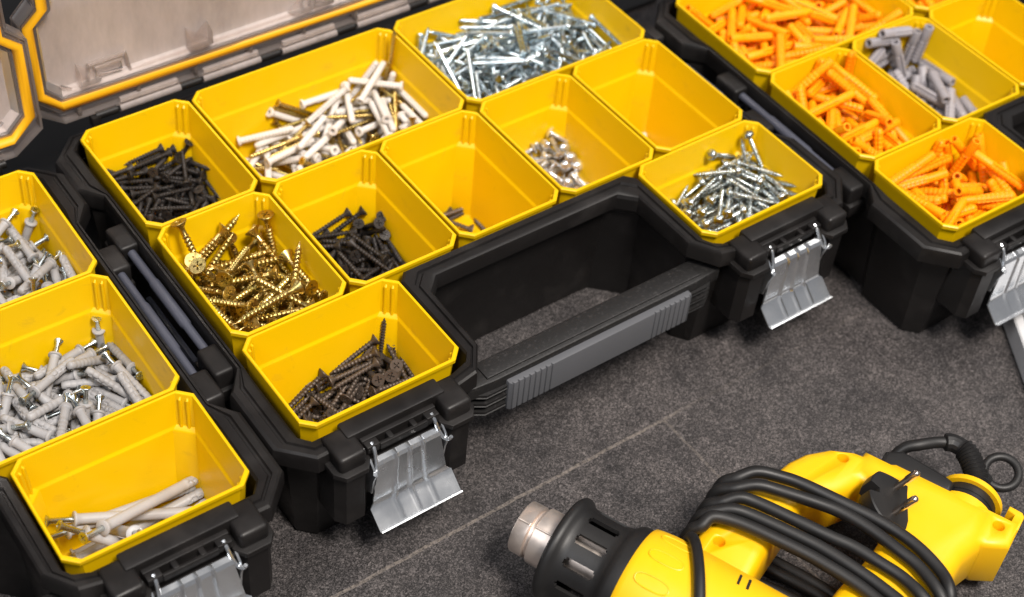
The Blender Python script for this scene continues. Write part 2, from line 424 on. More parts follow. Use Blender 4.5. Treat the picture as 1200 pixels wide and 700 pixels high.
def make_lid(root):
    """clear lid standing open at right angles on the rear hinge; lid height runs up z"""
    LP = [(-201, 2), (-221, 17), (-221, 86), (-210, 97), (-210, 240), (-221, 251), (-221, 310), (-203, 325)]
    SP = [(-201, 15.5), (-214.5, 29), (-214.5, 82), (-203.5, 92), (-203.5, 245), (-214.5, 255), (-214.5, 302), (-200, 314)]
    LP = [(-x, z) for x, z in LP]; SP = [(-x, z) for x, z in SP]
    seal = SP+[(-x, z) for x, z in reversed(SP)]
    poly = LP+[(-x, z) for x, z in reversed(LP)]                # closed outline in x, z
    if sum(a[0]*b[1]-b[0]*a[1] for a, b in zip(poly, poly[1:]+poly[:1])) < 0: poly = poly[::-1]; seal = seal[::-1]
    Y0 = 303.0
    def ring(d, y, zz=0): return [V(x, Y0+y, z+zz) for x, z in offset_poly(poly, d)]
    bm = bmesh.new()
    # flange and side walls
    def sring(d, y): return [V(x, Y0+y, z) for x, z in offset_poly(seal, d)]
    loft(bm, [ring(0, 0), ring(0, 11), ring(1.5, 12.5), sring(-3.5, 12.5), sring(-3.5, 3), sring(4, 3), sring(4, 9), sring(5.4, 9), sring(5.4, 1.2), sring(-5, 1.2), sring(-5, 11), ring(1.6, 11), ring(1.6, 0), ring(0, 0)])
    # pressing tabs on the inside, one pair per bin corner
    def tab(x, z, s):
        b = bmesh.new()
        loft(b, [[(x, Y0+8, z), (x+s*17, Y0+8, z), (x+s*15, Y0+8, z+3), (x, Y0+8, z+16)], [(x, Y0+1, z+1), (x+s*13, Y0+1, z+1), (x+s*12, Y0+1, z+2), (x, Y0+1, z+12)], [(x, Y0, z+2), (x+s*10, Y0, z+1.6), (x+s*9, Y0, z+2), (x, Y0, z+10)]], True, True)
        merge(bm, b, None, True)
    for x in (-186, -108, -92, -14, 2, 66, 82, 150): 
        for z in (24, 128, 232): tab(x, z, 1 if (x//10) % 2 else -1)
    # moulded ridges stepping round the clips along the lower and upper edge
    for zb, sg in ((22, 1), (306, -1)):
        path = []
        for x in (-165, -5, 155):
            path += [(x-26, zb), (x-15, zb), (x-13, zb+sg*15), (x+13, zb+sg*15), (x+15, zb), (x+26, zb)]
        path = [(-198, zb+sg*5), (-192, zb)]+path+[(192, zb), (198, zb+sg*5)]
        tube(bm, [V(x, Y0+6.5, z) for x, z in path], 1.5*MM, 6)
        for x in (-165, -5, 155):
            tube(bm, [V(x-9, Y0+6, zb+sg*4), V(x-9, Y0+6, zb+sg*11), V(x+9, Y0+6, zb+sg*11), V(x+9, Y0+6, zb+sg*4)], 1.3*MM, 6, closed=True)
    for x in range(-190, 200, 42): box(bm, x-1.2, x+1.2, Y0+.5, Y0+11, 3.5, 12, .3)
    lid = obj('lid', bm, M['clear'], root, 30)
    bm = bmesh.new()
    loft(bm, [sring(5.6, 3.5), sring(7, 5.5), sring(9, 8.6), sring(11, 9)], False, True)
    loft(bm, [sring(5.6, 5), sring(7, 7), sring(9, 10), sring(11, 10.4)], False, True)
    obj('lid_panel', bm, M['clear_panel'], lid, 30)
    bm = bmesh.new()
    tube(bm, [V(x, Y0+1.5, z) for x, z in seal], 3.5*MM, 10, closed=True)
    obj('seal', bm, M['seal'], lid, 50)
    for k in range(6):
        bm = bmesh.new()
        x0 = -163+k*61.2
        tube(bm, [V(x0, Y0+1, -.5), V(x0+44, Y0+1, -.5)], 3.0*MM, 12)
        box(bm, x0+1, x0+43, Y0, Y0+3, 0, 7, .5)
        obj('hinge_knuckle', bm, M['clear_panel'], lid, 40)  # whiter haze stands in for the bright highlights along the hinge
    bm = bmesh.new()
    tube(bm, [V(-182, Y0+1, -.5), V(182, Y0+1, -.5)], 1.5*MM, 8)
    for k in range(7):
        x0 = -181+k*61.2-0
        tube(bm, [V(x0+1, Y0+1, -.8), V(min(x0+16, 182), Y0+1, -.8)], 3.0*MM, 12)
    for x in (-181, 181): box(bm, x-3, x+3, Y0-3, Y0+4, -8, 1, 1)
    obj('hinge_rod', bm, M['black'], root, 40)

def copy_tree(o, parent=None):
    c = o.copy(); COL.objects.link(c)
    c.parent = parent
    for ch in o.children: copy_tree(ch, c)
    return c

CASES = {}
CP = {'m': (0, 0, 0), 'l': (-438.9, -12.2, -.6), 'r': (433.3, -82.6, -1.25)}
proto = make_case()
for k, lab in (('m', 'black organizer case in the middle, holding bins of brown, gold and black screws'),
               ('l', 'black tool organizer case at the left edge of the photo, holding bins of grey plugs'),
               ('r', 'black tool organizer case at the upper right, holding bins of orange plugs')):
    c = proto if k == 'm' else copy_tree(proto)
    x, y, a = CP[k]
    if k == 'l':
        for q in c.children:
            if q.name.startswith('lid'): q.location.x -= .006
    c.location = (x*MM, y*MM, 0); c.rotation_euler = (0, 0, math.radians(a))
    tag(c, lab, 'organizer case', 'open organizer cases on the floor')
    CASES[k] = Matrix.Translation((x*MM, y*MM, 0)) @ Matrix.Rotation(math.radians(a), 4, 'Z')

# ------------------------------------------------------------------ bins
def octo(w, d, ins, c, z):
    x, y = w/2-ins, d/2-ins
    return [Vector((px*MM, py*MM, z*MM)) for px, py in ((x-c, -y), (x, -y+c), (x, y-c), (x-c, y), (-x+c, y), (-x, y-c), (-x, -y+c), (-x+c, -y))]
def make_bin(w, d):
    bm = bmesh.new()
    R = [(-88.6, 5.6, 9.5), (-87.6, 4.6, 9), (-25, 2.2, 7.6), (-3.6, 1.3, 7.2), (-3.2, .1, 7), (-.7, 0, 7), (-.1, .5, 7), (0, 1., 7.1), (-.3, 1.7, 7.2), (-1.1, 1.9, 7.2), (-24.6, 3.0, 7.6),
         (-25.2, 3.25, 7.7), (-26.4, 4.2, 8.9), (-27.4, 4.5, 9.2), (-84.6, 6.8, 10.2), (-86, 7.6, 10.2), (-86.4, 9, 10)]
    loft(bm, [octo(w, d, i, c, z) for z, i, c in R], True, True)
    # stacking ribs on the corner chamfers
    for sx in (-1, 1):
        for sy in (-1, 1):
            for t in (.3, .72):
                def P(ins, c, z):
                    x, y = w/2-ins, d/2-ins
                    return Vector((sx*(x-c*t), sy*(y-c*(1-t)), z))*MM
                tube(bm, [P(1.8, 7.2, -2.6), P(2.4, 7.3, -3.6), P(2.6, 7.5, -14), P(3.1, 7.7, -25.6)], [.6*MM, 1.05*MM, 1.1*MM, 1.1*MM], 8)
    o = obj('storage_bin', bm, M['yellow'], None, 30)
    return o
BINDIM = {'S': (78, 106.5), 'R': (106.5, 78), 'D': (158, 106.5)}
Y2, Y3 = 132.55, 240.3
BINS = [  # key, case, type, centre x, centre y, label
 ('A', 'm', 'R', -146.75, 39, 'yellow bin left of the grey handle, wider than deep, with a heap of brown screws'),
 ('B', 'm', 'S', -160, Y2, 'yellow bin filled with gold screws'),
 ('C', 'm', 'S', -160, Y3, 'small yellow bin in the rear corner below the lid, with a heap of black screws'),
 ('D', 'm', 'D', -40, Y3, 'wide yellow bin holding white plugs and gold nails'),
 ('E', 'm', 'D', 120, Y3, 'wide yellow bin full of bright zinc nails'),
 ('F', 'm', 'S', -80, Y2, 'yellow bin of black screws between the gold screws and a nearly empty bin'),
 ('G', 'm', 'S', 0, Y2, 'nearly empty yellow bin with only a few brown screws in its near corner'),
 ('H', 'm', 'S', 80, Y2, 'yellow bin with a small heap of short wide-headed rivets'),
 ('I', 'm', 'S', 160, Y2, 'yellow bin of the middle case empty but for one white plug'),
 ('J', 'm', 'R', 146.75, 39, 'yellow bin of silver screws right of the handle opening'),
 ('lJ', 'l', 'R', 146.75, 39, 'yellow bin with a few long grey frame plugs, nearest of the left case'),
 ('lI', 'l', 'D', 120, Y2, 'yellow bin of grey hammer plugs right behind the bin of long plugs'),
 ('lE', 'l', 'D', 120, Y3, 'farthest yellow bin in view of the left case, with grey hammer plugs'),
 ('rA', 'r', 'R', -146.75, 39, 'nearest yellow bin of orange plugs, at the front corner of the right case'),
 ('rB', 'r', 'S', -160, Y2, 'narrow yellow bin of orange plugs between two other orange-plug bins'),
 ('rD', 'r', 'D', -120, Y3, 'wide yellow bin of orange plugs at the top edge of the photo'),
 ('rF', 'r', 'S', -80, Y2, 'yellow bin with a heap of short dull grey plugs in the right case'),
 ('rG', 'r', 'S', 0, Y2, 'empty yellow bin at the right edge, beside the dull grey plugs'),
 ('rN', 'r', 'S', 0, Y3, 'yellow bin cut off by the top right edge of the photo, behind the empty one'),
]
BM_ = {}
proto = {t: make_bin(*BINDIM[t]) for t in BINDIM}
first = dict(proto)
for key, case, t, x, y, lab in BINS:
    o = first.pop(t, None) or proto[t].copy()
    if o.name not in COL.objects: COL.objects.link(o)
    o.matrix_world = BM_[key] = CASES[case] @ Matrix.Translation(V(x, y, 0))
    tag(o, lab, 'storage bin', 'yellow bins in the organizer cases')
# poses of the small parts: six numbers each: place in tenths of a mm from the rim centre of the bin, turn as quaternion x y z in thousandths
DATA = {
 'A.brown': [142,194,-516,75,610,48,186,277,-499,537,-113,828,-146,296,-586,270,418,504,161,237,-519,-735,-68,663,310,8,-517,-523,-375,631,230,327,-498,117,530,141,159,196,-560,457,-574,-54,418,312,-428,196,-979,-10,257,202,-562,493,-54,-67,395,183,-525,127,-411,749,376,159,-559,302,-360,299,-260,213,-693,-541,-16,-833,-74,132,-606,382,575,-496,95,325,-593,145,-707,-104,-52,153,-648,884,-163,-407,30,323,-652,600,-397,-559,55,288,-781,-548,-220,801,388,270,-620,269,-90,-889,-273,252,-676,119,-792,46,14,107,-634,-150,-780,339,197,188,-618,47,-651,-172,110,53,-628,464,-783,35,-199,108,-693,310,177,389,271,84,-691,-11,-490,-264,468,39,-570,636,-431,329,58,256,-632,-122,685,92,256,297,-530,408,-700,-127,446,159,-573,506,730,-354,-41,171,-788,331,-440,-723,79,129,-700,338,-618,-645,108,287,-685,-495,-574,357,274,87,-576,119,671,-565,-201,292,-726,-509,178,-840,372,111,-636,-185,-423,-505,420,6,-590,721,-372,196,134,83,-656,-399,-589,-295,-212,321,-659,872,-147,-448,198,232,-678,108,-788,-67,364,-46,-617,-254,-535,-769,-342,168,-756,242,393,387,217,30,-548,763,109,-509,252,199,-747,600,265,684,-347,132,-721,328,334,401,114,291,-729,-625,168,-760,253,313,-720,-80,703,-157,467,244,-600,827,552,-83,223,194,-700,-643,-85,-759,32,106,-704,-365,599,-660,360,207,-620,355,762,-208,-141,264,-797,-746,-17,-643,295,102,-656,517,466,69,227,320,-677,161,654,149,-267,175,-838,-233,650,485,126,240,-767,518,461,576,200,154,-788,-660,442,594,365,144,-764,-242,-804,-288,-216,150,-823,496,-404,-96,320,293,-809,-553,-246,688,-35,142,-838,183,-665,717,-1,70,-770,-386,-692,538,255,163,-796,58,-775,-550,292,-80,-641,-352,562,711,-244,277,-782,-503,-491,647,407,172,-780,-696,78,144,51,-12,-640,-582,270,-741,-19,-41,-661,-208,-767,37,-132,30,-731,-470,373,-532,-82,97,-731,400,-512,-261,397,-152,-709,-513,257,655,212,-129,-657,-501,-308,608,344,7,-710,243,-723,514,200,-123,-702,51,649,748,48,-86,-671,-183,-732,205,463,-148,-719,-475,-96,-148,223,46,-775,722,-156,574,247,20,-732,681,-266,199,189,-7,-732,596,-379,209,208,-7,-784,217,-663,-642,-127,-13,-756,94,-737,153,-210,190,-769,784,84,537,447,-169,-780,-264,454,706,377,-5,-798,659,397,-132,257,142,-838,672,157,713,368,-78,-735,120,-745,615,131,144,-806,-727,22,602,193,-92,-792,-606,-141,316],
 'B.gold': [-73,-322,-72,-158,676,-75,-3,180,-172,449,-404,-90,-249,-90,-158,312,486,-405,80,-227,-133,541,-510,625,-192,101,-163,-94,-246,467,280,221,-316,-156,440,883,-15,118,-267,179,594,-179,319,332,-310,-22,-110,-947,-206,348,-144,-218,151,753,-259,147,-256,152,520,-664,-146,401,-225,471,221,821,324,-98,-258,-367,-560,-594,37,-111,-235,-63,559,818,220,-135,-163,-47,-896,345,227,-13,-267,295,522,-573,34,288,-278,329,-671,-423,-71,388,-322,901,11,-421,12,-282,-240,-71,674,-304,112,201,-272,-506,-471,432,-39,22,-290,634,103,-757,-314,-177,-147,541,417,-367,-2,465,-242,820,-369,-379,33,-172,-189,604,-336,-415,-269,278,-207,162,-184,556,136,459,-468,-110,-22,974,-55,-312,-285,401,64,-885,32,-42,-294,394,-429,-124,34,-145,-314,-210,-665,338,195,253,-355,-89,-831,499,62,358,-349,-254,631,-8,265,-395,-168,-899,-367,-169,260,51,-384,85,818,-538,40,5,-358,-73,-597,444,45,160,-416,-12,-598,524,-116,158,-352,-255,-649,438,-75,238,-358,-677,43,-685,78,185,-500,-479,-441,-293,78,-466,-229,149,-459,-312,-19,-44,-406,-732,61,-677,187,-300,-308,609,-319,-203,138,342,-413,452,561,7,11,257,-584,-448,-264,473,234,206,-501,69,674,723,-49,205,-412,727,-142,-596,92,-77,-345,553,402,670,-217,435,-411,129,966,38,159,-409,-251,790,481,348,-7,-207,-418,395,347,683,266,-259,-412,621,-460,178,-114,160,-503,290,-774,306,97,24,-467,-656,-210,616,-74,-43,-465,-621,-385,325,182,278,-627,-523,299,735,155,238,-564,-144,-708,527,140,141,-596,-240,-737,526,129,18,-606,145,583,590,-89,426,-668,-583,367,-590,48,342,-548,-65,-855,25,-73,-218,-531,-137,684,428,36,-174,-463,76,755,-273,310,-160,-556,-844,66,84,-127,247,-471,689,-484,-79,-318,-256,-416,74,-105,827,233,-98,-493,259,-416,547,-320,70,-275,589,487,-367,-186,-111,-419,567,196,332,14,-224,-533,-548,475,-77,143,79,-668,528,-442,690,-318,175,-412,-585,-331,-393],
 'C.black': [57,426,-350,470,501,498,85,169,-454,661,-174,-720,234,292,-384,590,-546,210,9,70,-486,-613,505,-528,26,479,-341,-364,547,-440,207,328,-407,310,-620,-40,113,397,-380,493,357,-787,-122,389,-432,719,184,566,10,376,-392,505,-367,-628,-133,227,-462,142,583,246,-21,268,-462,-708,-12,677,-61,330,-469,-415,-555,135,265,304,-440,623,8,307,191,265,-454,-376,571,-716,-216,424,-352,20,772,151,334,254,-394,-825,-171,-74,-8,171,-534,-416,-608,675,110,478,-373,671,134,707,123,425,-446,484,61,698,279,78,-576,-171,45,975,-162,128,-544,-487,-310,-793,119,101,-512,-648,579,-440,56,174,-536,604,302,-656,138,265,-452,-561,392,716,331,135,-474,-362,-537,-614,172,83,-480,-703,428,96,102,-20,-535,183,462,614,-129,407,-395,-711,277,-581,295,438,-411,205,-61,814,112,380,-448,139,-717,-509,203,139,-558,-493,-200,734,-128,105,-545,-486,-299,-811,177,325,-499,576,419,-696,223,241,-493,-367,625,193,1,476,-414,-708,106,-693,-156,447,-411,-724,511,-452,-141,213,-503,98,-689,548,74,240,-593,322,530,-664,-190,-18,-580,-389,266,103,318,-76,-581,-483,-128,-95,249,152,-513,-675,-119,-492,108,409,-493,685,171,-707,326,291,-623,446,-91,155,73,323,-542,568,-157,-449,133,-60,-541,-326,589,178,296,383,-509,-180,13,852,31,229,-566,636,-464,-183,151,379,-493,-649,-281,705,-70,465,-495,553,-138,-801,227,348,-589,-288,-772,-314,284,147,-551,-743,-53,229,202,314,-624,93,-572,807,-139,450,-516,513,-7,-825,160,237,-594,402,575,-593,-64,369,-530,-414,-448,690,122,179,-630,-237,-625,677,-189,244,-518,-525,-167,538,-192,285,-534,1,-686,-235,270,353,-538,-14,-682,-625,139,39,-570,500,-568,584,-171,400,-514,556,528,551,71,380,-557,540,-248,-502,18,151,-611,-452,-485,726,-105,261,-601,-623,-433,568,-14,301,-563,265,-622,-359,107,103,-596,405,-624,490,-200,374,-544,-131,-661,98,117,-63,-581,110,-761,637,-66,215,-586,-502,-616,558,-2,387,-585,260,-611,-410,178,246,-675,603,-78,-781,294,275,-642,-389,-652,-435,-33,-29,-592,477,-634,432,-12,137,-651,657,-101,-709,122,202,-668,260,-584,-214,32,-50,-618,-466,502,677,-89,401,-619,401,624,472,-24,263,-638,-140,-694,368,-196,385,-675,477,146,454,-191,237,-571,396,-614,-677,263,242,-645,486,508,-353,263,308,-613,662,39,128,1,308,-670,-178,-632,370,59,277,-687,-305,-567,652,196,416,-566,424,706,234,-3,135,-690,-631,416,-66,-132,301,-711,509,-297,616,324,-48,-673,-386,-79,-163,-132,356,-586,702,176,641,84,92,-650,-683,114,-461,217,11,-651,633,-588,419,191,-64,-538,183,813,401,281,-146,-610,-408,99,313,-94,-73,-590,-703,96,310,102,116,-705,53,-595,729,117,-43,-652,613,144,749,225,-98,-579,625,-74,358,246,155,-621,537,-482,499,-174,446,-542,-391,-387,729,-158,70,-646,-675,-430,332,-41,32,-650,651,-151,-456,203,97,-681,676,403,615,200,54,-668,217,749,392,137,32,-698,653,209,-256],
 'D.wplug': [-289,392,-467,-597,-471,330,197,368,-385,-428,249,-759,542,318,-278,775,119,-572,585,341,-322,-490,485,-723,-204,197,-511,-399,-593,443,-9,240,-461,-608,410,-253,-185,372,-510,674,97,718,241,468,-394,524,-448,-544,727,87,-372,-358,-605,-606,501,144,-353,232,611,-755,442,53,-392,716,-100,-41,18,149,-495,-598,366,-409,323,279,-358,67,685,687,537,459,-386,-786,-496,307,-58,466,-469,-108,-427,205,-252,239,-619,382,366,-46,196,311,-461,-607,-616,497,453,101,-475,391,-494,-314,243,232,-450,483,-367,-218,34,198,-588,319,-396,730,662,-111,-394,622,-434,422,-144,245,-567,432,-515,717,502,43,-380,-752,5,-229,396,273,-444,-638,489,-458,255,202,-526,-429,-650,-594,-395,180,-603,230,-773,422,609,-162,-445,-398,484,620,53,321,-530,713,-122,-682,-388,346,-578,741,103,-585,471,327,-428,410,576,56,681,328,-442,710,-695,-105,545,383,-483,403,-782,-82,-281,48,-640,306,565,-471,-165,253,-628,399,-635,419,334,86,-602,546,317,40,272,350,-471,-835,134,529,496,220,-488,-624,383,-569,109,-2,-553,737,123,-654,573,-209,-542,-241,220,791,127,214,-623,-202,-590,-412,344,250,-640,-337,517,-784,-167,348,-660,402,698,-41,-65,123,-658,-745,103,-479,-397,441,-685,-713,-171,649,-286,-128,-620,842,-286,-3,584,-52,-595,-391,-295,215,389,95,-602,505,-376,734,498,185,-608,-526,-487,74,-405,389,-734,640,-290,-519,116,152,-697,-618,-142,-590,656,415,-532,-963,-152,176,46,405,-684,600,95,721,-125,275,-732,-701,-27,195,395,462,-574,-370,-544,427,-131,-88,-592,503,564,-63,468,-25,-467,471,-450,-104,662,-151,-458,160,740,-623,-435,207,-684,-212,660,704,578,206,-571,-638,449,370,289,200,-734,420,563,363,531,151,-704,732,184,-96,423,123,-686,153,617,770,231,360,-560,879,-126,-281,173,417,-619,-654,-143,729,724,-212,-461,-616,398,377,360,282,-701,140,742,454,348,358,-714,603,-415,-344,-30,-34,-625,-272,-727,470,70,276,-734,-24,702,665,560,-95,-516,255,-741,405,127,-20,-640,575,304,187,133,-220,-609,295,-855,399,-367,19,-667,-652,487,272,-568,308,-666,-626,-425,38,-221,-71,-679,-465,-644,592,245,-166,-535,560,-325,-545,339,-145,-656,390,734,-395,83,-219,-635,275,819,-495,347,-7,-655,321,-566,-548,334,8,-705,599,-453,324,-138,52,-695,660,49,614,176,-95,-734,-212,670,708,-71,-119,-683,195,575,410,493,-114,-637,-570,-320,-610,-24,-292,-582,768,-78,300],
 'D.gnail': [-280,284,-505,589,222,655,20,475,-424,430,-104,-873,326,162,-474,-219,689,-176,317,195,-412,-314,692,-413,566,43,-375,429,-636,266,737,368,-131,-950,305,31,-9,474,-451,483,754,219,-174,284,-524,-498,95,-827,647,208,-381,104,740,-618,5,416,-486,629,388,597,-153,246,-520,536,445,593,655,345,-371,-687,-714,91,732,37,-426,-697,-150,-136,289,148,-514,-701,-365,-426,-48,21,-613,-72,-420,90,142,95,-520,172,-629,602,535,198,-448,718,292,536,369,200,-522,544,-371,385,-297,231,-683,305,-512,-763,-472,316,-636,-46,-721,-383,486,357,-362,345,699,550,537,10,-434,-94,-743,636,-75,371,-594,-276,242,927,305,321,-605,650,-8,-629,545,-228,-491,136,289,946,96,116,-652,756,-366,541,572,-18,-462,-294,-578,-759,507,232,-536,711,-21,-307,399,129,-553,575,-354,-71,516,339,-465,-54,616,-349,237,-2,-590,553,509,-196,-165,172,-699,286,-558,-776,-72,181,-611,635,-227,-46,3,464,-670,-140,721,-142,206,-192,-598,-187,-496,-641,383,213,-563,-684,139,-410,663,-57,-525,-549,-319,-522,88,290,-687,336,-544,-64,-298,300,-709,648,381,-647,487,419,-549,532,208,809,633,108,-740,-635,297,480,728,216,-524,527,790,-272,316,465,-652,134,-664,-136,314,-72,-544,588,142,773,477,48,-637,-743,-164,-486,528,-135,-671,-586,176,-157,475,-18,-632,-763,144,-286],
 'E.nail': [-232,-76,-166,680,37,602,-84,304,-199,611,166,364,-33,355,-201,-315,670,-487,205,296,-160,-558,-353,-52,-560,79,-204,-513,-178,-339,586,145,-204,206,753,-242,-458,-58,-184,808,-242,-74,276,95,-172,596,-205,749,-186,-60,-160,-420,582,-630,740,-138,-219,-627,-250,-267,300,294,-189,409,545,-474,271,-278,-180,-609,101,690,35,56,-143,665,99,-432,1,425,-202,766,138,562,31,126,-176,563,-143,-772,-297,240,-264,-411,-697,387,-478,159,-179,831,230,-503,-422,402,-234,337,577,138,-94,47,-224,197,-572,-356,-287,433,-236,-822,199,-530,584,260,-216,332,-425,-792,302,457,-161,-729,-78,661,360,-113,-255,-624,-35,713,60,370,-210,323,575,231,31,-161,-204,585,-435,647,419,343,-203,-651,-589,-40,-396,-92,-230,351,359,-544,-512,-241,-239,798,-181,-139,84,80,-163,602,358,-610,-293,312,-244,695,-27,715,483,210,-261,318,-615,710,128,447,-201,-707,373,-473,202,39,-198,-812,-411,-179,-604,369,-242,881,145,-386,-501,248,-239,-782,69,261,114,-188,-174,455,-508,85,-339,172,-271,-497,-508,665,-363,-164,-222,-207,-668,701,407,6,-180,-544,555,132,708,-163,-303,603,-473,453,-70,-101,-237,137,687,225,-368,-241,-200,-381,620,334,441,-247,-327,27,-403,-858,528,386,-238,411,-620,-582,-13,208,-216,495,-386,364,524,160,-289,-134,562,-709,204,-328,-228,226,-414,-818,336,306,-216,-268,-715,643,-561,205,-187,619,191,-755,-14,-267,-226,-474,624,-194,334,-195,-238,729,-347,367,-270,313,-283,247,-559,-773,-351,-232,-277,798,-208,-563,575,-194,-314,673,-489,280,-440,-191,-235,-602,-222,-322,-636,370,-301,76,383,807,-472,45,-234,608,-16,792,-44,-79,-272,510,-515,-245,-400,30,-252,457,450,-766,452,144,-210,-699,-299,-531,-176,-104,-202,625,-95,-594,576,72,-295,552,-428,60,-256,66,-297,-412,495,-734,-113,-292,-240,566,-532,374,-572,185,-253,834,258,-304,343,107,-249,128,-784,-576,-351,-130,-267,-813,-62,45,650,-262,-290,368,614,-569,208,264,-200,-110,816,514,-316,51,-302,-575,-448,206,386,204,-223,59,707,520,93,55,-263,628,-363,-667,534,-287,-253,384,-592,-89,-51,175,-246,-786,-114,-589,433,313,-234,317,389,790,77,456,-253,-770,-35,-634,-66,228,-217,-307,732,479,-186,137,-173,-363,777,201,397,74,-303,-236,729,-157,52,-157,-267,-726,71,-385,597,185,-366,415,-408,723,-645,-64,-230,295,720,-622,707,-52,-319,-559,320,471,-176,-317,-334,-228,-453,-509,48,-385,-275,827,-413,-167,-396,-142,-318,-570,-109,380,-594,254,-329,254,590,756,491,77,-394,-680,566,463,-453,455,-304,125,-670,-217,625,353,-330,-902,-291,17,226,132,-324,-103,-903,-168,412,-331,-328,-369,489,20,514,-238,-339,367,-647,442,-124,-55,-315,-499,-525,-186,303,-363,-282,-185,-443,-276,-578,-26,-301,155,618,-301,699,318,-258,-289,292,776,187,-189,-321,391,809,-56,-149,-264,-268,666,-235,-400,131,90,-240,-320,753,360,148,234,-255,-250,635,124,203,222,-249,39,729,390,-534,-142,-306,-534,405,-687,228,-306,-270,504,-669,289,-229,352,-332,574,543,571,87,-222,-295,137,648,-721,-35,402,-304,19,768,-208,-136,179,-264,-519,548,397,640,135,-384,543,300,-445,560,166,-255,23,902,368,342,-13,-273,735,36,-390,-14,165,-304,-559,405,556,-35,-49,-308,-721,-39,261,326,-343,-344,-495,-692,516,176,356,-284,607,-385,-547,683,220,-336,-127,-686,-677,-236,40,-253,602,452,-566,363,-51,-278,529,546,-635,426,-186,-356,240,-586,-629,160,-248,-256,438,-511,-261,-334,481,-303,102,-615,-132,-262,-44,-344,-557,-392,653,669,18,-344,104,647,-743,-397,191,-361,110,-520,-843,22,-56,-401,-297,590,-19,-531,-120,-347,25,747,562,554,218,-404,622,-398,602,239,-31,-330,65,673,-79,368,288,-320,439,-637,-300,516,-98,-358,-565,-402,543,147,284,-274,670,-102,-668,368,160,-351,-491,565,594,-217,135,-272,-535,613,-229,187,-64,-377,422,-607,-207,-448,11,-405,586,-391,269,190,280,-317,690,-138,-231,52,449,-292,552,592,316,-303,78,-374,726,94,648,260,147,-447,-11,-591,501,-482,194,-376,-373,465,466,-534,127,-310,-260,692,-633,-242,-84,-382,-469,540,-694,-22,-107,-437,-784,-247,-332,-144,276,-349,321,-668,389,-294,-279,-295,750,45,-192,407,329,-312,766,-145,-600,480,44,-472,-472,-680,221,-220,396,-338,-285,730,19,-99,-26,-320,-713,-10,337,-249,160,-344,-545,-477,-639,-230,-50,-422,300,-620,-275,427,406,-319,-553,154,-732,435,168,-387,-430,518,-721,-454,322,-389,-546,475,-580,-362,405,-429,604,-358,-688,-282,415,-404,-522,-331,751,585,349,-361,-125,-157,-718,-127,267,-433,310,-537,-300,12,448,-406,-178,499,-149,247,50,-311,528,169,-529,656,-101,-427,246,297,-875,422,322,-376,-548,134,-819,109,275,-353,422,337,-724,10,192,-331,652,86,133,214,-9,-380,-512,-385,746,570,286,-362,618,-280,-343,220,-338,-335,-331,-676,614,-612,198,-258,459,645,606,322,53,-367,-687,-7,710,-412,421,-369,589,333,680,51,415,-314,50,-628,-306,-17,259,-382,288,-591,384,483,4,-461,478,410,416,730,-139,-434,734,-521,231,-284,132,-424,711,188,345,-166,471,-474,-106,-417,190,-218,114,-408,758,-129,568,291,190,-333,-705,-350,455,426,94,-454,651,-487,-579,183,19,-338,638,205,654,138,279,-415,441,461,-159,346,373,-414,-130,453,-231,314,-126,-380,336,-504,794,-336,360,-422,-351,-599,179,694,126,-417,166,742,-622,-329,288,-480,-664,4,-280,552,-78,-392,478,469,694,-538,286,-354,732,112,-185,-352,-103,-438,488,309,-753,191,232,-466,518,-511,582,-692,-115,-268,-508,-243,-492,-5,-75,-349,-605,244,470,638,-50,-495,-596,-76,-192,730,222,-450,538,128,-180,-316,-128,-356,293,-532,793,96,68,-432,70,678,-680,541,391,-394,-87,-492,-292,-162,-341,-218,-502,-560,375,-124,-258,-318,703,132,496,-613,-88,-268,428,638,-467,-643,245,-251,-805,-192,-361,-532,95,-348,595,376,-485,567,-99,-430,-436,553,-682,-444,-313,-370,840,-294,445,539,-192,-395,-412,555,-418,-436,224,-376,769,-181,-22,-272,-140,-459,-361,530,-626,15,273,-420,47,580,-710,-520,444,-386,-210,704,-102],
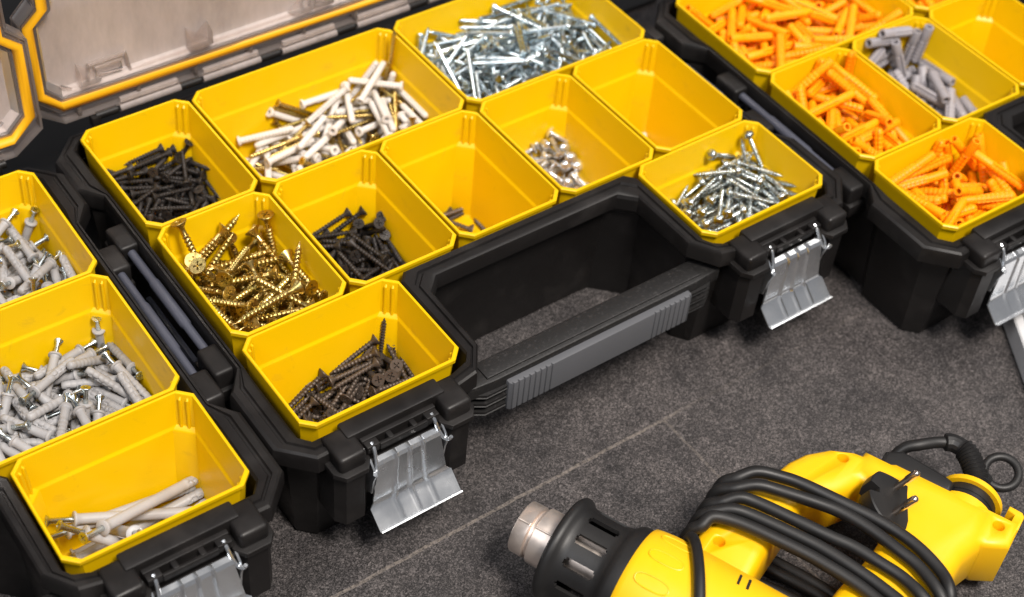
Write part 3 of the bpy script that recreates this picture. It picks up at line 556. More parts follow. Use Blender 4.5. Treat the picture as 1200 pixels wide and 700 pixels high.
 'F.blackl': [109,91,-514,-316,-571,-518,129,164,-485,289,683,-521,18,471,-493,-585,124,-786,-31,104,-535,127,709,-676,3,412,-528,478,546,291,130,456,-531,168,465,146,272,363,-535,374,64,-147,43,314,-598,348,-415,626,44,310,-531,509,443,84,311,99,-577,-119,-694,709,276,279,-514,-911,151,54,243,434,-668,-55,-151,921,105,133,-560,-806,-181,429,92,14,-573,-523,-555,478,-138,383,-540,579,328,318,-36,247,-581,-17,-612,742,307,282,-641,136,217,-896,100,158,-610,-494,-236,-771,75,67,-601,727,-114,636,260,128,-619,504,-760,353,193,113,-625,-564,-177,-504,320,31,-623,-422,-615,-512,133,131,-677,-356,384,638,325,359,-567,168,-126,590,39,382,-582,-80,-705,-8,119,-77,-566,-467,-512,709,-135,213,-530,-447,-423,785,92,249,-668,-500,-322,-719,-153,450,-576,521,373,658,272,-87,-645,594,-551,406,204,304,-661,-810,171,473,97,87,-677,202,-759,614,140,446,-757,470,646,248,-19,167,-697,-113,672,522,194,180,-647,169,800,-572,-116,450,-615,-478,474,-587,-119,330,-648,224,646,3,-10,123,-733,318,-660,387,84,257,-751,-714,-149,601,38,-60,-643,-632,-567,496,176,415,-688,639,-217,735,114,428,-651,451,-733,-148,170,149,-797,247,597,483,3,464,-663,-394,-803,227,237,142,-709,-139,-572,-584,137,162,-763,171,786,496,-68,140,-619,-282,-594,-629,117,345,-782,-801,56,445,-52,320,-806,190,570,776,-20,-151,-683,-265,-110,-793,322,60,-709,148,779,-603,-112,199,-702,476,-598,111,40,129,-738,581,-491,159,279,154,-741,875,103,-248,285,288,-747,428,12,-305,152,271,-711,-78,757,496,-172,385,-679,-354,625,-455,174,266,-793,10,-692,489,173,-149,-670,-480,534,145,183,-227,-697,-99,-142,-509,6,-117,-699,-182,368,-454,320,-186,-753,-439,86,191,-101,42,-631,-238,875,-399,-163,201,-567,-31,-564,-686,130,-142,-701,-520,-365,-697,-185,309,-596,-395,-464,789,98,-33,-657,594,-73,593,-184,141,-648,-401,359,365,80,-71,-747,810,86,298,216,20,-732,343,-579,619,-178,401,-818,571,264,773,287,62,-839,-445,531,639,-174,379,-619,-26,-578,545,-90,153,-660,-212,-650,-509],
 'G.brown': [113,318,-773,-419,705,-535,160,409,-793,-378,-537,458,169,397,-838,164,-670,-110,315,164,-838,564,-398,386,52,458,-838,679,121,706,19,252,-816,651,344,30],
 'H.rivet': [214,323,-492,824,143,-139,287,404,-478,-379,-421,-149,109,190,-607,-91,859,-413,288,259,-568,436,-48,-271,249,261,-607,501,-277,69,239,410,-520,427,-484,-422,264,104,-670,-291,398,801,317,216,-637,245,-196,451,294,369,-554,506,100,-220,222,182,-705,-231,-498,833,218,361,-596,280,-608,-442,121,255,-617,-314,299,-486,53,461,-570,225,540,211,188,462,-598,-796,545,-250,314,113,-702,-534,-337,-322,198,286,-667,663,299,392,48,330,-561,-179,-692,71,35,276,-576,-177,-838,163,235,431,-581,792,493,114,151,415,-639,-325,-593,8,122,318,-618,-600,-453,505,304,189,-752,624,424,-460,184,302,-740,-34,654,134,17,394,-631,164,424,217,302,-38,-642,-832,-270,7,165,61,-706,406,-310,829,287,387,-747,-34,-291,-487,316,294,-662,-933,-104,51,49,193,-619,427,552,-581,96,237,-716,179,305,-405,111,418,-694,203,715,-6,283,255,-811,-418,624,564,154,192,-768,-374,-921,-11,314,-43,-709,490,62,-233,152,7,-731,-407,-660,-54,221,168,-758,507,411,-723,101,308,-700,-573,-316,750,140,81,-782,-656,-570,89,254,-53,-712,385,378,-789,4,137,-731,312,427,306,226,24,-772,689,413,-594,24,341,-719,869,263,-349],
 'J.silver': [214,-31,-281,-441,-547,-141,-10,202,-293,-389,-666,428,138,248,-234,579,210,403,392,102,-206,-502,459,721,10,39,-304,-142,-738,538,455,214,-171,-38,-296,-828,264,336,-202,-337,-380,599,270,148,-286,-59,712,-677,291,150,-244,-158,649,-742,407,-20,-286,258,592,-740,59,17,-309,-227,-571,715,433,-34,-248,-378,654,516,240,29,-281,795,113,209,-53,302,-395,353,102,759,-4,-1,-357,725,-208,-631,17,-24,-397,376,-209,901,100,138,-334,393,-477,-304,72,224,-362,584,36,775,366,219,-195,529,-828,179,6,122,-361,135,-650,123,118,289,-301,-41,460,-227,324,194,-248,692,208,64,366,-53,-314,-732,-137,-173,4,218,-336,417,-681,-340,-34,122,-447,370,178,412,-78,206,-417,427,-397,-229,220,-36,-339,512,-511,31,272,162,-331,407,-591,136,-171,270,-406,-652,-556,487,478,-19,-272,-170,824,533,-105,-14,-470,58,-839,-232,67,275,-386,-230,427,-542,137,-48,-371,-142,709,457,450,246,-405,133,-19,-136,448,-178,-242,-854,-79,-121,324,301,-273,659,-504,-493,352,248,-271,851,-206,-470,296,-168,-428,-269,495,727,245,-136,-353,547,-273,412,338,-190,-360,-564,639,-515,384,12,-397,226,-542,-797,71,110,-449,250,494,487,69,185,-441,808,352,-469,48,217,-479,-526,-110,-838,402,-120,-328,190,-688,621,267,241,-528,-638,-221,498,-99,202,-482,521,-98,828,-302,304,-465,-299,541,-312,-26,-110,-447,677,344,257,12,329,-416,-264,380,-514,93,161,-493,-359,181,-564,53,-168,-410,710,184,-387,153,-16,-437,-513,179,642,27,-58,-494,111,-797,344,252,-39,-472,-593,302,-740,302,139,-482,655,-618,-59,-35,-173,-442,-459,-798,344,409,-7,-362,747,-68,-31,233,-74,-435,-383,-476,-763,166,213,-481,-416,125,-806,198,220,-533,634,-388,-658,-228,199,-478,156,-844,134,320,52,-446,-607,82,-750,-145,296,-503,-327,661,-449,145,74,-465,419,454,739,417,309,-408,770,635,-10,-160,189,-544,16,528,-821,322,198,-480,241,786,298,-197,141,-517,99,490,-815,467,10,-486,-77,-599,-786,292,293,-370,-663,-380,490,74,125,-607,479,-410,767,471,-126,-416,-311,435,696,336,97,-532,-597,-182,-744,349,76,-489,-415,27,-448,-151,323,-545,426,-644,-324,16,289,-608,-47,671,-251,364,-90,-514,-224,750,-620,-34,-57,-480,-264,-738,548,266,-174,-393,558,387,-25,135,220,-642,-700,297,635,344,-114,-418,659,372,-261,102,184,-627,689,-94,647,5,-96,-556,-585,7,-763,-65,-42,-520,53,-823,407,-8,-1,-578,37,633,599,224,192,-486,-162,632,434,-137,160,-613,817,45,-572,431,-217,-442,-169,368,726,378,327,-471,554,830,-49,185,-184,-368,609,95,24,123,-164,-433,-343,516,-729,-319,29,-501,292,345,873,-230,266,-489,-335,542,-462,-150,-69,-535,223,-745,311,-26,291,-560,-701,-528,459,173,-96,-571,-313,707,-632,207,-198,-542,859,116,-426,408,-310,-405,75,98,972],
 'lJ.long': [68,101,-476,501,-192,-610,27,170,-606,37,-600,-254,2,190,-761,702,-175,-662,-60,-90,-550,297,-340,-815,-12,256,-647,-595,-216,735,-102,-8,-449,359,60,-177,0,240,-810,-151,-700,150,13,6,-760,-520,-471,646,-127,-38,-584,-314,-377,829],
 'lI.gfix': [241,173,-332,-9,-655,364,213,26,-375,276,777,400,592,-2,-451,781,-381,458,668,25,-428,-417,494,669,27,-109,-360,368,572,-337,187,-168,-316,-240,735,430,425,398,-471,-627,409,-428,721,200,-457,592,130,-156,551,270,-437,-840,278,-347,302,298,-418,-610,219,-211,83,248,-389,652,18,0,527,123,-464,-661,311,-678,642,-166,-439,75,-792,604,-59,131,-411,55,428,711,286,-273,-311,-448,528,528,-50,-256,-344,-594,299,597,539,35,-518,65,704,-598,328,263,-463,121,560,-240,34,193,-402,-309,702,591,675,448,-514,0,0,555,-169,17,-369,149,576,-279,189,94,-408,138,-518,-825,464,304,-425,526,589,535,315,-145,-436,-212,9,-608,330,-267,-407,-413,-453,-775,525,-64,-510,716,-68,364,84,-66,-419,562,-516,-523,160,-235,-366,694,-173,484,-157,-150,-362,552,521,-152,73,-200,-408,259,704,-70,439,-43,-482,-754,-334,-65,15,-1,-423,670,112,705,588,275,-530,417,-650,-629,264,406,-556,-359,757,-296,235,-172,-463,-514,365,98,355,334,-528,-597,-35,596,264,321,-568,512,-508,-688,586,184,-514,326,677,-359,525,185,-523,-264,661,-697,-16,294,-390,324,-797,415,301,54,-493,643,-149,388,-272,-25,-399,686,-226,-684,-172,240,-530,-23,-761,-182,-47,54,-473,-525,330,-300,406,-109,-442,-755,245,330,-211,-236,-358,-146,528,811,132,118,-477,17,689,-722,323,-321,-358,-766,42,467,350,460,-596,-148,790,-123,319,143,-540,-549,186,-186,-284,-14,-285,-677,36,-647,44,260,-469,-558,-640,199,249,242,-600,512,-285,-113,-95,172,-568,714,136,-553,-90,-176,-412,-634,452,615,55,36,-556,661,-254,271,143,252,-534,102,602,-628,-318,-98,-504,-662,-342,538,517,321,-660,179,-764,-118,551,-36,-573,436,498,-747,606,254,-601,-261,-549,-634,238,192,-650,389,695,30,528,146,-581,-657,-364,652,462,147,-664,279,-558,445,408,-150,-595,741,72,-151,160,-74,-555,-463,-524,-665,-144,-239,-426,226,760,-216,32,458,-637,-610,-392,582,214,37,-643,-552,-181,-552,-194,152,-362,-306,-378,853,-526,-190,-448,-474,-650,406,-326,-113,-450,-538,478,228,-377,75,-344,-56,709,-597,402,-139,-515,-357,-725,117,682,-325,-389,114,-374,788,-322,-272,-477,68,-549,669,-166,253,-435,-570,-231,-397,-38,392,-626,-747,364,-453,-203,-138,-618,-160,-535,237,-265,431,-351,-248,615,-397,-275,223,-433,-746,171,502,-416,164,-557,618,-236,562,-36,-176,-461,-710,-202,672,-516,-10,-552,-475,-413,572,533,-224,-540,-520,-1,843,-316,257,-661,-589,394,372],
 'lE.gfix': [555,-73,-322,-687,-329,-637,470,2,-339,773,97,-20,575,262,-368,766,124,-21,646,408,-443,60,190,83,437,3,-384,-163,-451,753,524,253,-434,161,616,268,439,352,-297,251,606,611,703,-230,-322,96,700,-706,397,164,-387,-430,-610,-635,633,-120,-405,-556,426,300,484,-26,-416,228,485,678,348,308,-371,224,549,-48,398,146,-450,-243,-624,534,537,-265,-373,-226,686,604,392,-338,-369,-281,151,-71,413,94,-448,-758,-78,-611,324,388,-387,574,-204,791,226,-166,-375,-625,-427,503,638,278,-467,781,122,129,269,-272,-346,783,-186,209,584,313,-496,102,816,-388,404,176,-576,604,-65,321,652,-271,-426,-257,-560,-776,262,-154,-438,433,-415,214,388,-238,-409,81,-698,-675,697,-130,-453,610,-347,415,654,149,-598,-163,739,641,479,274,-515,629,-270,-31,172,172,-286,459,564,300,508,374,-578,-591,364,-650,348,-178,-469,-58,588,354,552,125,-553,260,-495,640,452,268,-633,703,23,293,407,333,-568,-245,-649,174,282,260,-601,-25,649,-689,214,-273,-331,215,780,-547,431,-85,-505,204,527,-414,506,-75,-555,377,502,688,146,-123,-532,383,-515,-347],
 'rA.oplug': [401,-18,-167,-576,230,526,146,-140,-216,-663,-322,403,-157,301,-161,302,538,394,-131,229,-222,-36,629,-294,273,211,-193,-15,116,-953,-313,51,-186,435,473,-535,-31,286,-193,-789,-86,576,454,168,-249,-152,-191,-733,-265,-193,-191,-122,620,135,342,246,-186,-350,76,925,-58,161,-300,-811,-175,137,126,-18,-233,443,-243,-681,392,-108,-252,182,762,-616,50,103,-345,853,323,-276,-167,-132,-230,301,-619,-385,78,322,-233,989,77,-121,171,-120,-295,-477,630,609,275,323,-267,172,-133,-807,294,78,-351,18,732,-283,40,-65,-287,-588,230,-58,-282,147,-257,-699,417,524,356,-173,-343,45,906,-392,349,52,-437,-521,-347,-716,314,191,-362,-396,-169,900,460,-121,-299,-370,122,234,-174,109,-279,-148,721,626,107,-148,-367,170,-725,-38,-131,170,-361,283,-842,-455,156,194,-385,351,630,59,-5,-84,-371,154,-472,302,192,-40,-335,456,-189,794,244,321,-348,-195,955,-63,10,243,-449,-287,-699,431,-5,-255,-265,-1,-667,-25,-224,45,-360,370,-591,-259,381,149,-512,39,-838,-502,447,-254,-187,957,266,-78,93,131,-389,-666,-275,407,147,-89,-403,760,-132,-582,-120,-118,-363,150,-561,617,376,-152,-413,-413,-159,-465,102,-249,-345,598,-246,-545,-227,-177,-282,-14,860,446,-375,133,-236,-607,-409,-333],
 'rB.oplug': [176,215,-116,-52,866,-406,285,265,-136,-46,-635,-737,-55,169,-143,-581,297,-692,-39,408,-86,-70,354,-440,292,-111,-219,126,822,-525,61,216,-193,-717,-70,308,-147,-200,-89,-693,200,-646,36,-242,-125,-270,675,-193,-156,-388,-140,328,-308,-867,130,-136,-118,-72,-486,832,70,390,-144,74,738,322,-60,-373,-229,256,-937,195,325,373,-165,829,556,-30,-216,230,-211,658,585,-426,-126,57,-183,28,-662,501,-328,-122,-99,258,-182,543,127,-241,-195,-700,381,116,50,395,-224,-746,-304,427,73,205,-257,499,-524,126,159,246,-326,-135,758,-594,34,-114,-228,-608,-513,-503,70,-211,-214,512,337,-604,70,466,-202,169,-978,-8,260,257,-264,-641,-1,2,-162,152,-270,-421,-486,-755,188,276,-140,159,-491,-789,163,-138,-349,685,462,-397,105,207,-335,101,811,-419,163,-304,-238,678,-459,83,-294,-207,-161,300,-399,593,-89,274,-414,187,86,323,-316,199,-182,-5,478,876,-131,-28,-303,-218,-399,-509,323,185,-319,110,-467,859,-102,-307,-211,-283,-496,-817,-63,-212,-240,-628,483,-608,161,385,-457,-573,707,-243,77,346,-454,419,-4,-907,219,310,-324,359,105,-657,113,446,-411,-866,-185,446,279,-1,-430,-648,0,-149,56,-379,-232,-286,-767,-84,-192,-202,-279,-818,384,63,314,-227,-404,-478,-282,-460,145,62,-422,740,-433,486,-135,396,-293,-320,-173,905,-210,-41,-338,-284,-928,-37,100,-114,-306,-518,536,653,269,-220,-347,-519,-486,-370],
 'rD.oplug': [58,105,-180,571,464,450,-365,39,-195,-250,-571,241,-130,117,-226,425,-448,614,-143,-274,-218,-92,-803,-254,-302,-116,-245,168,-681,-244,47,284,-188,-35,-648,-515,-300,-225,-194,692,-269,-203,-193,464,-225,591,266,701,419,-226,-197,-625,17,-553,538,-376,-150,134,402,-106,230,-336,-187,-362,-680,-174,394,-72,-244,-622,536,-556,398,-150,-198,423,-532,-64,-376,245,-217,-714,-10,-472,-583,386,-161,107,-386,-247,235,-75,-277,623,237,340,596,-129,-266,-776,-443,-30,-205,330,-235,291,715,583,382,99,-249,-417,642,-640,14,-194,-255,-599,75,168,273,132,-257,75,-511,-756,698,-26,-196,487,-575,556,444,96,-298,-310,460,-582,-358,-208,-296,518,166,255,134,-157,-286,626,507,-268,41,-293,-218,69,-669,-388,-548,298,-247,267,-633,-104,552,-303,-200,-289,-773,-257,212,188,-297,-812,-90,-111,-365,273,-354,413,74,535,-284,87,-362,-538,379,-626,-277,-92,-326,-618,-89,-422,-211,365,-321,-767,39,635,-137,415,-324,596,-342,-698,106,347,-241,-528,389,-254,-436,15,-294,570,-475,230,84,424,-223,-908,-72,387,694,22,-281,669,228,-123,-496,78,-293,271,716,-639,-643,-145,-260,644,-575,132,570,225,-338,465,136,-841,100,288,-383,-545,-608,-291,-139,-2,-286,669,371,-564,494,38,-335,-418,549,149,216,308,-227,686,428,-564,226,341,-284,653,63,537,-550,-163,-262,50,-775,623,528,43,-435,472,233,849,560,292,-293,-208,539,-813,-117,308,-354,-830,-48,-324,-73,-235,-274,169,-639,607,-242,276,-358,529,-242,157,-463,-322,-254,-128,-562,-87,-514,40,-364,-588,369,-717,98,-287,-311,384,681,-467,-627,9,-272,287,596,747,331,351,-306,741,47,518,-104,202,-369,66,-834,-452,108,298,-315,-30,-458,763,238,464,-369,561,402,589,-38,194,-413,655,4,-158,164,37,-343,-461,444,-758,445,-328,-357,-495,-83,-691,-166,-98,-361,401,-695,85,512,265,-255,-125,482,-807,16,-394,-234,580,-78,-805,-315,-112,-392,697,16,-570,661,-180,-287,599,-36,215,82,-15,-391,607,216,-747,447,142,-398,-329,815,-339,-228,239,-450,-713,536,-112,527,333,-377,-480,-532,496,199,162,-386,304,501,784,-263,19,-475,299,-700,-382,360,136,-409,461,-517,717,-106,290,-470,650,-110,-267,-528,310,-311,632,418,197,597,-181,-371,456,261,-227,-38,-166,-349,680,-304,-412,-303,26,-418,-683,-54,-702,-376,290,-472,-481,175,-55,471,382,-202,-52,-715,345,599,324,-242,-598,490,626,270,-26,-410,274,-357,605,-556,320,-391,-472,78,-275,-136,-315,-341,189,724,117,-53,-178,-414,637,61,707],
 'rF.gplug': [318,390,-177,2,43,-830,180,38,-278,-130,-695,681,78,23,-314,597,604,51,62,367,-204,-188,-62,652,76,467,-29,-124,-599,155,267,446,-234,40,27,195,319,190,-304,375,-558,607,-50,468,-68,338,-510,-437,134,-153,-358,-518,-19,-567,-189,417,-185,303,-736,-50,241,-107,-363,-636,-298,-533,306,-264,-394,-617,-75,-162,190,162,-396,-253,328,373,32,202,-370,155,-855,491,-13,467,-209,-773,-134,609,2,466,-276,-139,603,-170,101,156,-440,-253,164,-33,252,268,-477,771,483,-244,177,78,-373,-595,-404,642,88,351,-487,128,312,260,132,-46,-460,107,-756,8,214,407,-428,-336,37,932,27,-4,-438,120,-722,29,-4,376,-482,-226,262,-379,149,-112,-444,474,475,588,-197,223,-273,713,157,484,316,163,-440,800,163,-124,-185,316,-323,-698,-192,657,-68,99,-352,515,-592,-219,260,-48,-519,419,-430,727,312,265,-526,-241,-350,-763,140,242,-430,-550,126,733,159,378,-539,-87,-338,-564,158,-320,-439,-706,-131,-37,-152,392,-331,-306,736,-305,-173,427,-422,832,-111,-506],
 'rN.oplug': [283,35,-370,747,146,-242,258,-244,-485,-619,107,226,314,-178,-377,-6,340,-936,154,110,-423,712,503,72,-59,-249,-344,661,-116,-338,79,-54,-421,232,-733,253,317,198,-415,135,718,-670,94,387,-341,-679,522,-500,153,112,-344,-133,727,448,161,418,-421,479,-730,-337,7,247,-394,80,704,124,-24,262,-331,-753,-350,-469,-11,-66,-389,375,-600,327,42,-219,-367,-506,683,159],
 'I.wplug': [220,260,-780,-367,629,210],
}
# ------------------------------------------------------------------ screws, nails and plugs
def thread(bm, z0, z1, r, h, pitch, segs=9, tip=0, per=4):
    """threaded shank from the tip z0 up to z1: radius swings with a helix"""
    nr = max(6, int((z1-z0)/pitch*per)); rings = []
    for i in range(nr+1):
        z = z0+(z1-z0)*i/nr
        q = []
        for k in range(segs):
            a = k*2*PI/segs
            ph = ((z/pitch)-k/segs) % 1.0
            saw = 1-abs(ph-.5)*2
            rr = r+h*max(0, saw*1.7-.7)
            if z-z0 < tip: rr *= max(.08, ((z-z0)/tip)**.8)
            q.append(Vector((rr*math.cos(a), rr*math.sin(a), z)))
        rings.append(q)
    return rings
def cross_head(bm, z, r, depth=1.5, segs=24, dome=0, cross=True):
    """top cap of a head with a pressed cross"""
    bars = (0.0, .16, .34, .56, .8, 1.0)
    rings = []
    c = bm.verts.new((0, 0, z+dome)); prev = None
    allf = []
    for b in bars[1:]:
        ring = [bm.verts.new((b*r*math.cos(k*2*PI/segs), b*r*math.sin(k*2*PI/segs), z+dome*(1-b*b))) for k in range(segs)]
        for k in range(segs):
            j = (k+1) % segs
            f = bm.faces.new((c, ring[k], ring[j])) if prev is None else bm.faces.new((prev[k], ring[k], ring[j], prev[j]))
            allf.append((b, k, f))
        prev = ring
    if cross:
        q = segs//4
        sel = [f for b, k, f in allf if b <= .17 or (b <= .57 and (k % q in ((0, q-1) if b < .5 else (0, q-1))))]
        r_ = bmesh.ops.extrude_face_region(bm, geom=sel)
        vs = [g for g in r_['geom'] if isinstance(g, bmesh.types.BMVert)]
        for v in vs: v.co = Vector((v.co.x*.8, v.co.y*.8, v.co.z-depth))
        bmesh.ops.delete(bm, geom=sel, context='FACES_ONLY')
    return prev
def S(bm):
    for v in bm.verts: v.co *= MM
    return bm
def screw(L, r, h, pitch, hr, hl, full=1., head='csk'):
    bm = bmesh.new(); z0, z1 = -L/2, L/2
    zt = z0+(L-hl)*full
    rings = thread(bm, z0, zt, r, h, pitch, tip=r*3.4)
    rr = r*1.02
    if full < 1: rings += [[Vector((rr*math.cos(k*2*PI/9), rr*math.sin(k*2*PI/9), z)) for k in range(9)] for z in (zt+.4, z1-hl)]
    loft(bm, rings, True, True)
    if head == 'csk':
        lathe(bm, [(z1-hl, r*.98), (z1-hl*.72, r*1.25), (z1-.75, hr*.96), (z1-.25, hr), (z1, hr*.97)], 24, cap0=False, cap1=False)
        cross_head(bm, z1, hr*.97, 1.6)
    elif head == 'pan':
        lathe(bm, [(z1-hl, r), (z1-hl, hr), (z1-hl*.55, hr), (z1-hl*.2, hr*.86)], 24, cap0=True, cap1=False)
        cross_head(bm, z1-hl*.2, hr*.86, 1.5, dome=hl*.25)
    bmesh.ops.remove_doubles(bm, verts=bm.verts, dist=1e-4)
    return S(bm)
def m_nail():
    bm = bmesh.new()
    lathe(bm, [(-21, .4), (-19.2, 1.3), (-18.4, 1.62), (17.5, 1.68), (19.3, 2.6), (20.5, 2.95), (21, 2.7)], 12)
    return S(bm)
def m_gnail():
    bm = bmesh.new()
    rings = thread(bm, -21, 8, 1.35, .3, 2.4, tip=3)
    rings += [[Vector((1.5*math.cos(k*2*PI/9), 1.5*math.sin(k*2*PI/9), z)) for k in range(9)] for z in (8.5, 18)]
    loft(bm, rings, True, True)
    lathe(bm, [(18, 1.5), (20.2, 3.1), (20.8, 3.2), (21, 3.0)], 20, cap0=False, cap1=False); cross_head(bm, 21, 3.0, 1.2)
    bmesh.ops.remove_doubles(bm, verts=bm.verts, dist=1e-4)
    return S(bm)
def m_rivet():
    bm = bmesh.new()
    lathe(bm, [(-8.5, 1.1), (-8, 1.6), (5.6, 1.7), (5.7, 4.3), (6.3, 4.6), (7.2, 4.1), (8.1, 2.6), (8.5, .9)], 18)
    return S(bm)
def m_wplug():
    bm = bmesh.new()
    pr = [(-20, 1.3), (-19.5, 1.8)]
    z = -18.5
    while z < 13: pr += [(z, 2.1), (z+.5, 2.4), (z+1.7, 2.4), (z+2.1, 2.1)]; z += 2.4
    pr += [(15.4, 2.3), (17.8, 2.4), (18.3, 3.5), (19.6, 3.7), (20, 3.4), (20, 1.6), (14, 1.4)]
    def mod(a, z, r):
        if -18 < z < 8 and r > 1.8 and (abs(math.sin(a)) < .2): return r-.7
        return r
    lathe(bm, pr, 20, mod=mod)
    return S(bm)
def m_sleeve(L0, L1, r, col, ribs):
    """grey hammer-fixing sleeve with a zigzag slit and a collar"""
    bm = bmesh.new(); pr = [(L0, r*.6), (L0+.8, r*.86)]
    z = L0+2
    while z < L0+(L1-L0)*ribs: pr += [(z, r*.92), (z+.6, r), (z+2.6, r), (z+3.1, r*.92)]; z += 3.4
    z = pr[-1][0]
    while z < L1-4: z += 2; pr.append((z, r*.98))
    pr += [(L1-3, r), (L1-1.6, r*1.1), (L1-1.3, col*.98), (L1-.3, col), (L1, col*.93), (L1, r*.55), (L1-4, r*.5)]
    def mod(a, z, q):
        if L0+1 < z < L0+(L1-L0)*ribs and q > r*.8:
            zz = math.sin(z*1.5)*.35
            for c in (PI/2, 3*PI/2):
                if abs(a-c-zz) < .22: return q*.72
        return q
    lathe(bm, pr, 24, mod=mod)
    return S(bm)
def m_pin(zl, zh, r, hr):
    bm = bmesh.new()
    lathe(bm, [(zl, r), (zh-2.6, r), (zh-.7, hr*.95), (zh-.2, hr), (zh, hr*.95)], 20, cap1=False); cross_head(bm, zh, hr*.95, 1.3)
    bmesh.ops.remove_doubles(bm, verts=bm.verts, dist=1e-4)
    return S(bm)
def m_oplug(L, r):
    bm = bmesh.new(); h = L/2
    pr = [(-h, r*.5), (-h+.5, r*.78)]
    z = -h+2
    while z < h*.25: pr += [(z, r*.9), (z+1.1, r), (z+2.6, r), (z+2.9, r*.91)]; z += 3.3
    pr += [(h*.35, r*.93), (h-.6, r*.97), (h, r*.9), (h, r*.56), (h-9, r*.5)]
    def mod(a, z, q):
        if q < r*.7: return q
        s = q
        if abs(math.sin(2*a)) < .28: s = q*(.80 if z < h*.3 else .93)
        if z < h*.3 and abs(math.sin(a)) < .2: s = q*.55
        return s
    lathe(bm, pr, 24, mod=mod)
    return S(bm)
def single(name, bm, m): return obj(name, bm, M[m], None, 50)
def fixing(name, L, r, pin_out, hr, m='greyplug', ribs=.55):
    """a sleeve with the pin pushed part way in: two parts"""
    root = empty(name); z1 = L/2-pin_out
    obj('sleeve', m_sleeve(-L/2, z1, r, r*1.45, ribs), M[m], root, 50)
    obj('pin', m_pin(z1-6, L/2, r*.52, r*1.08), M['silver'], root, 50)
    return root
KIND = {
 'brown': ('wood_screw', lambda n: single(n, screw(33, 1.3, .72, 2.4, 4.2, 4.2), 'brown'), 'screw'),
 'gold': ('wood_screw', lambda n: single(n, screw(47, 1.85, .9, 2.7, 5.5, 5.6, .9), 'gold'), 'screw'),
 'black': ('drywall_screw', lambda n: single(n, screw(29, 1.15, .7, 2.1, 3.6, 4.4), 'blackscrew'), 'screw'),
 'blackl': ('drywall_screw', lambda n: single(n, screw(34, 1.25, .75, 2.3, 3.9, 4.8), 'blackscrew'), 'screw'),
 'silver': ('wood_screw', lambda n: single(n, screw(34, 1.4, .6, 1.9, 4.0, 3.2, 1, 'pan'), 'silver'), 'screw'),
 'nail': ('nail', lambda n: single(n, m_nail(), 'nail'), 'nail'),
 'gnail': ('nail', lambda n: single(n, m_gnail(), 'gold'), 'nail'),
 'rivet': ('rivet', lambda n: single(n, m_rivet(), 'rivet'), 'rivet'),
 'wplug': ('white_plug', lambda n: single(n, m_wplug(), 'white'), 'wall plug'),
 'gfix': ('hammer_plug', lambda n: fixing(n, 45, 2.8, 10, 3.4), 'wall plug'),
 'long': ('frame_plug', lambda n: fixing(n, 96, 3.2, 15, 3.6, 'whitegrey', .12), 'wall plug'),
 'oplug': ('orange_plug', lambda n: single(n, m_oplug(42, 3.4), 'orange'), 'wall plug'),
 'gplug': ('grey_plug', lambda n: single(n, m_oplug(34, 3.9), 'darkgreyplug'), 'wall plug'),
}
HEAPS = {
 ('A', 'brown'): 'brown countersunk screw in the heap in the bin left of the grey handle',
 ('B', 'gold'): 'gold countersunk screw in the yellow bin filled with gold screws',
 ('C', 'black'): 'short black screw heaped in the rear corner bin below the clear lid',
 ('D', 'wplug'): 'white ribbed plug in the wide bin among gold nails',
 ('D', 'gnail'): 'gold nail lying among the white plugs in the wide bin',
 ('E', 'nail'): 'bright zinc nail in the wide bin full of nails',
 ('F', 'blackl'): 'black screw in the bin between the gold screws and the nearly empty bin',
 ('G', 'brown'): 'brown screw in the near corner of the almost empty yellow bin',
 ('H', 'rivet'): 'short bright rivet with a wide head in a small heap',
 ('I', 'wplug'): 'single white plug lying in an otherwise empty yellow bin',
 ('J', 'silver'): 'silver screw in the bin right of the handle opening',
 ('lJ', 'long'): 'long grey frame plug with its screw, in the nearest bin of the left case',
 ('lI', 'gfix'): 'grey hammer plug in the bin right behind the long frame plugs',
 ('lE', 'gfix'): 'grey hammer plug in the farthest bin in view of the left case',
 ('rA', 'oplug'): 'orange plug in the nearest orange-plug bin of the right case',
 ('rB', 'oplug'): 'orange plug in the narrow bin between two other orange-plug bins',
 ('rD', 'oplug'): 'orange plug in the wide bin at the top edge of the photo',
 ('rF', 'gplug'): 'short dull grey plug heaped in a bin of the right case',
 ('rN', 'oplug'): 'orange plug in the bin cut off by the top right edge of the photo',
}
INDEX = {}
LIMIT = 300
def build_heaps():
    cache = {}
    for (b, k), lab in HEAPS.items():
        blob = DATA.get(b+'.'+k)
        if not blob: continue
        cnt = len(blob)//6
        name, fn, cat = KIND[k]
        rest = []
        for i in range(cnt):
            px, py, pz, qx, qy, qz = blob[i*6:i*6+6]
            qx, qy, qz = qx/999, qy/999, qz/999; qw = math.sqrt(max(0, 1-qx*qx-qy*qy-qz*qz))
            m = BM_[b] @ Matrix.Translation(Vector((px, py, pz))*1e-4) @ Quaternion((qw, qx, qy, qz)).normalized().to_matrix().to_4x4()
            if i >= LIMIT: rest.append(m); continue
            if k not in cache: o = cache[k] = fn(name); first = True
            else: o = copy_tree(cache[k])
            o.matrix_world = m; INDEX.setdefault(b+'.'+k, []).append(o.name)
            tag(o, lab, cat, lab.split(' in ')[0].split(' heaped')[0].split(' lying')[0]+'s: '+' '.join(lab.split()[-6:]))
        if rest:
            bm = bmesh.new(); me = cache[k].data
            for m in rest:
                n0 = len(bm.verts); bm.from_mesh(me); bm.verts.ensure_lookup_table()
                for v in bm.verts[n0:]: v.co = m @ v.co
            o = obj(name+'_heap', bm, me.materials[0], None, 50); o['kind'] = 'stuff'
            tag(o, 'deeper layer of bright zinc nails under the loose ones in the wide bin', 'nails')
build_heaps()
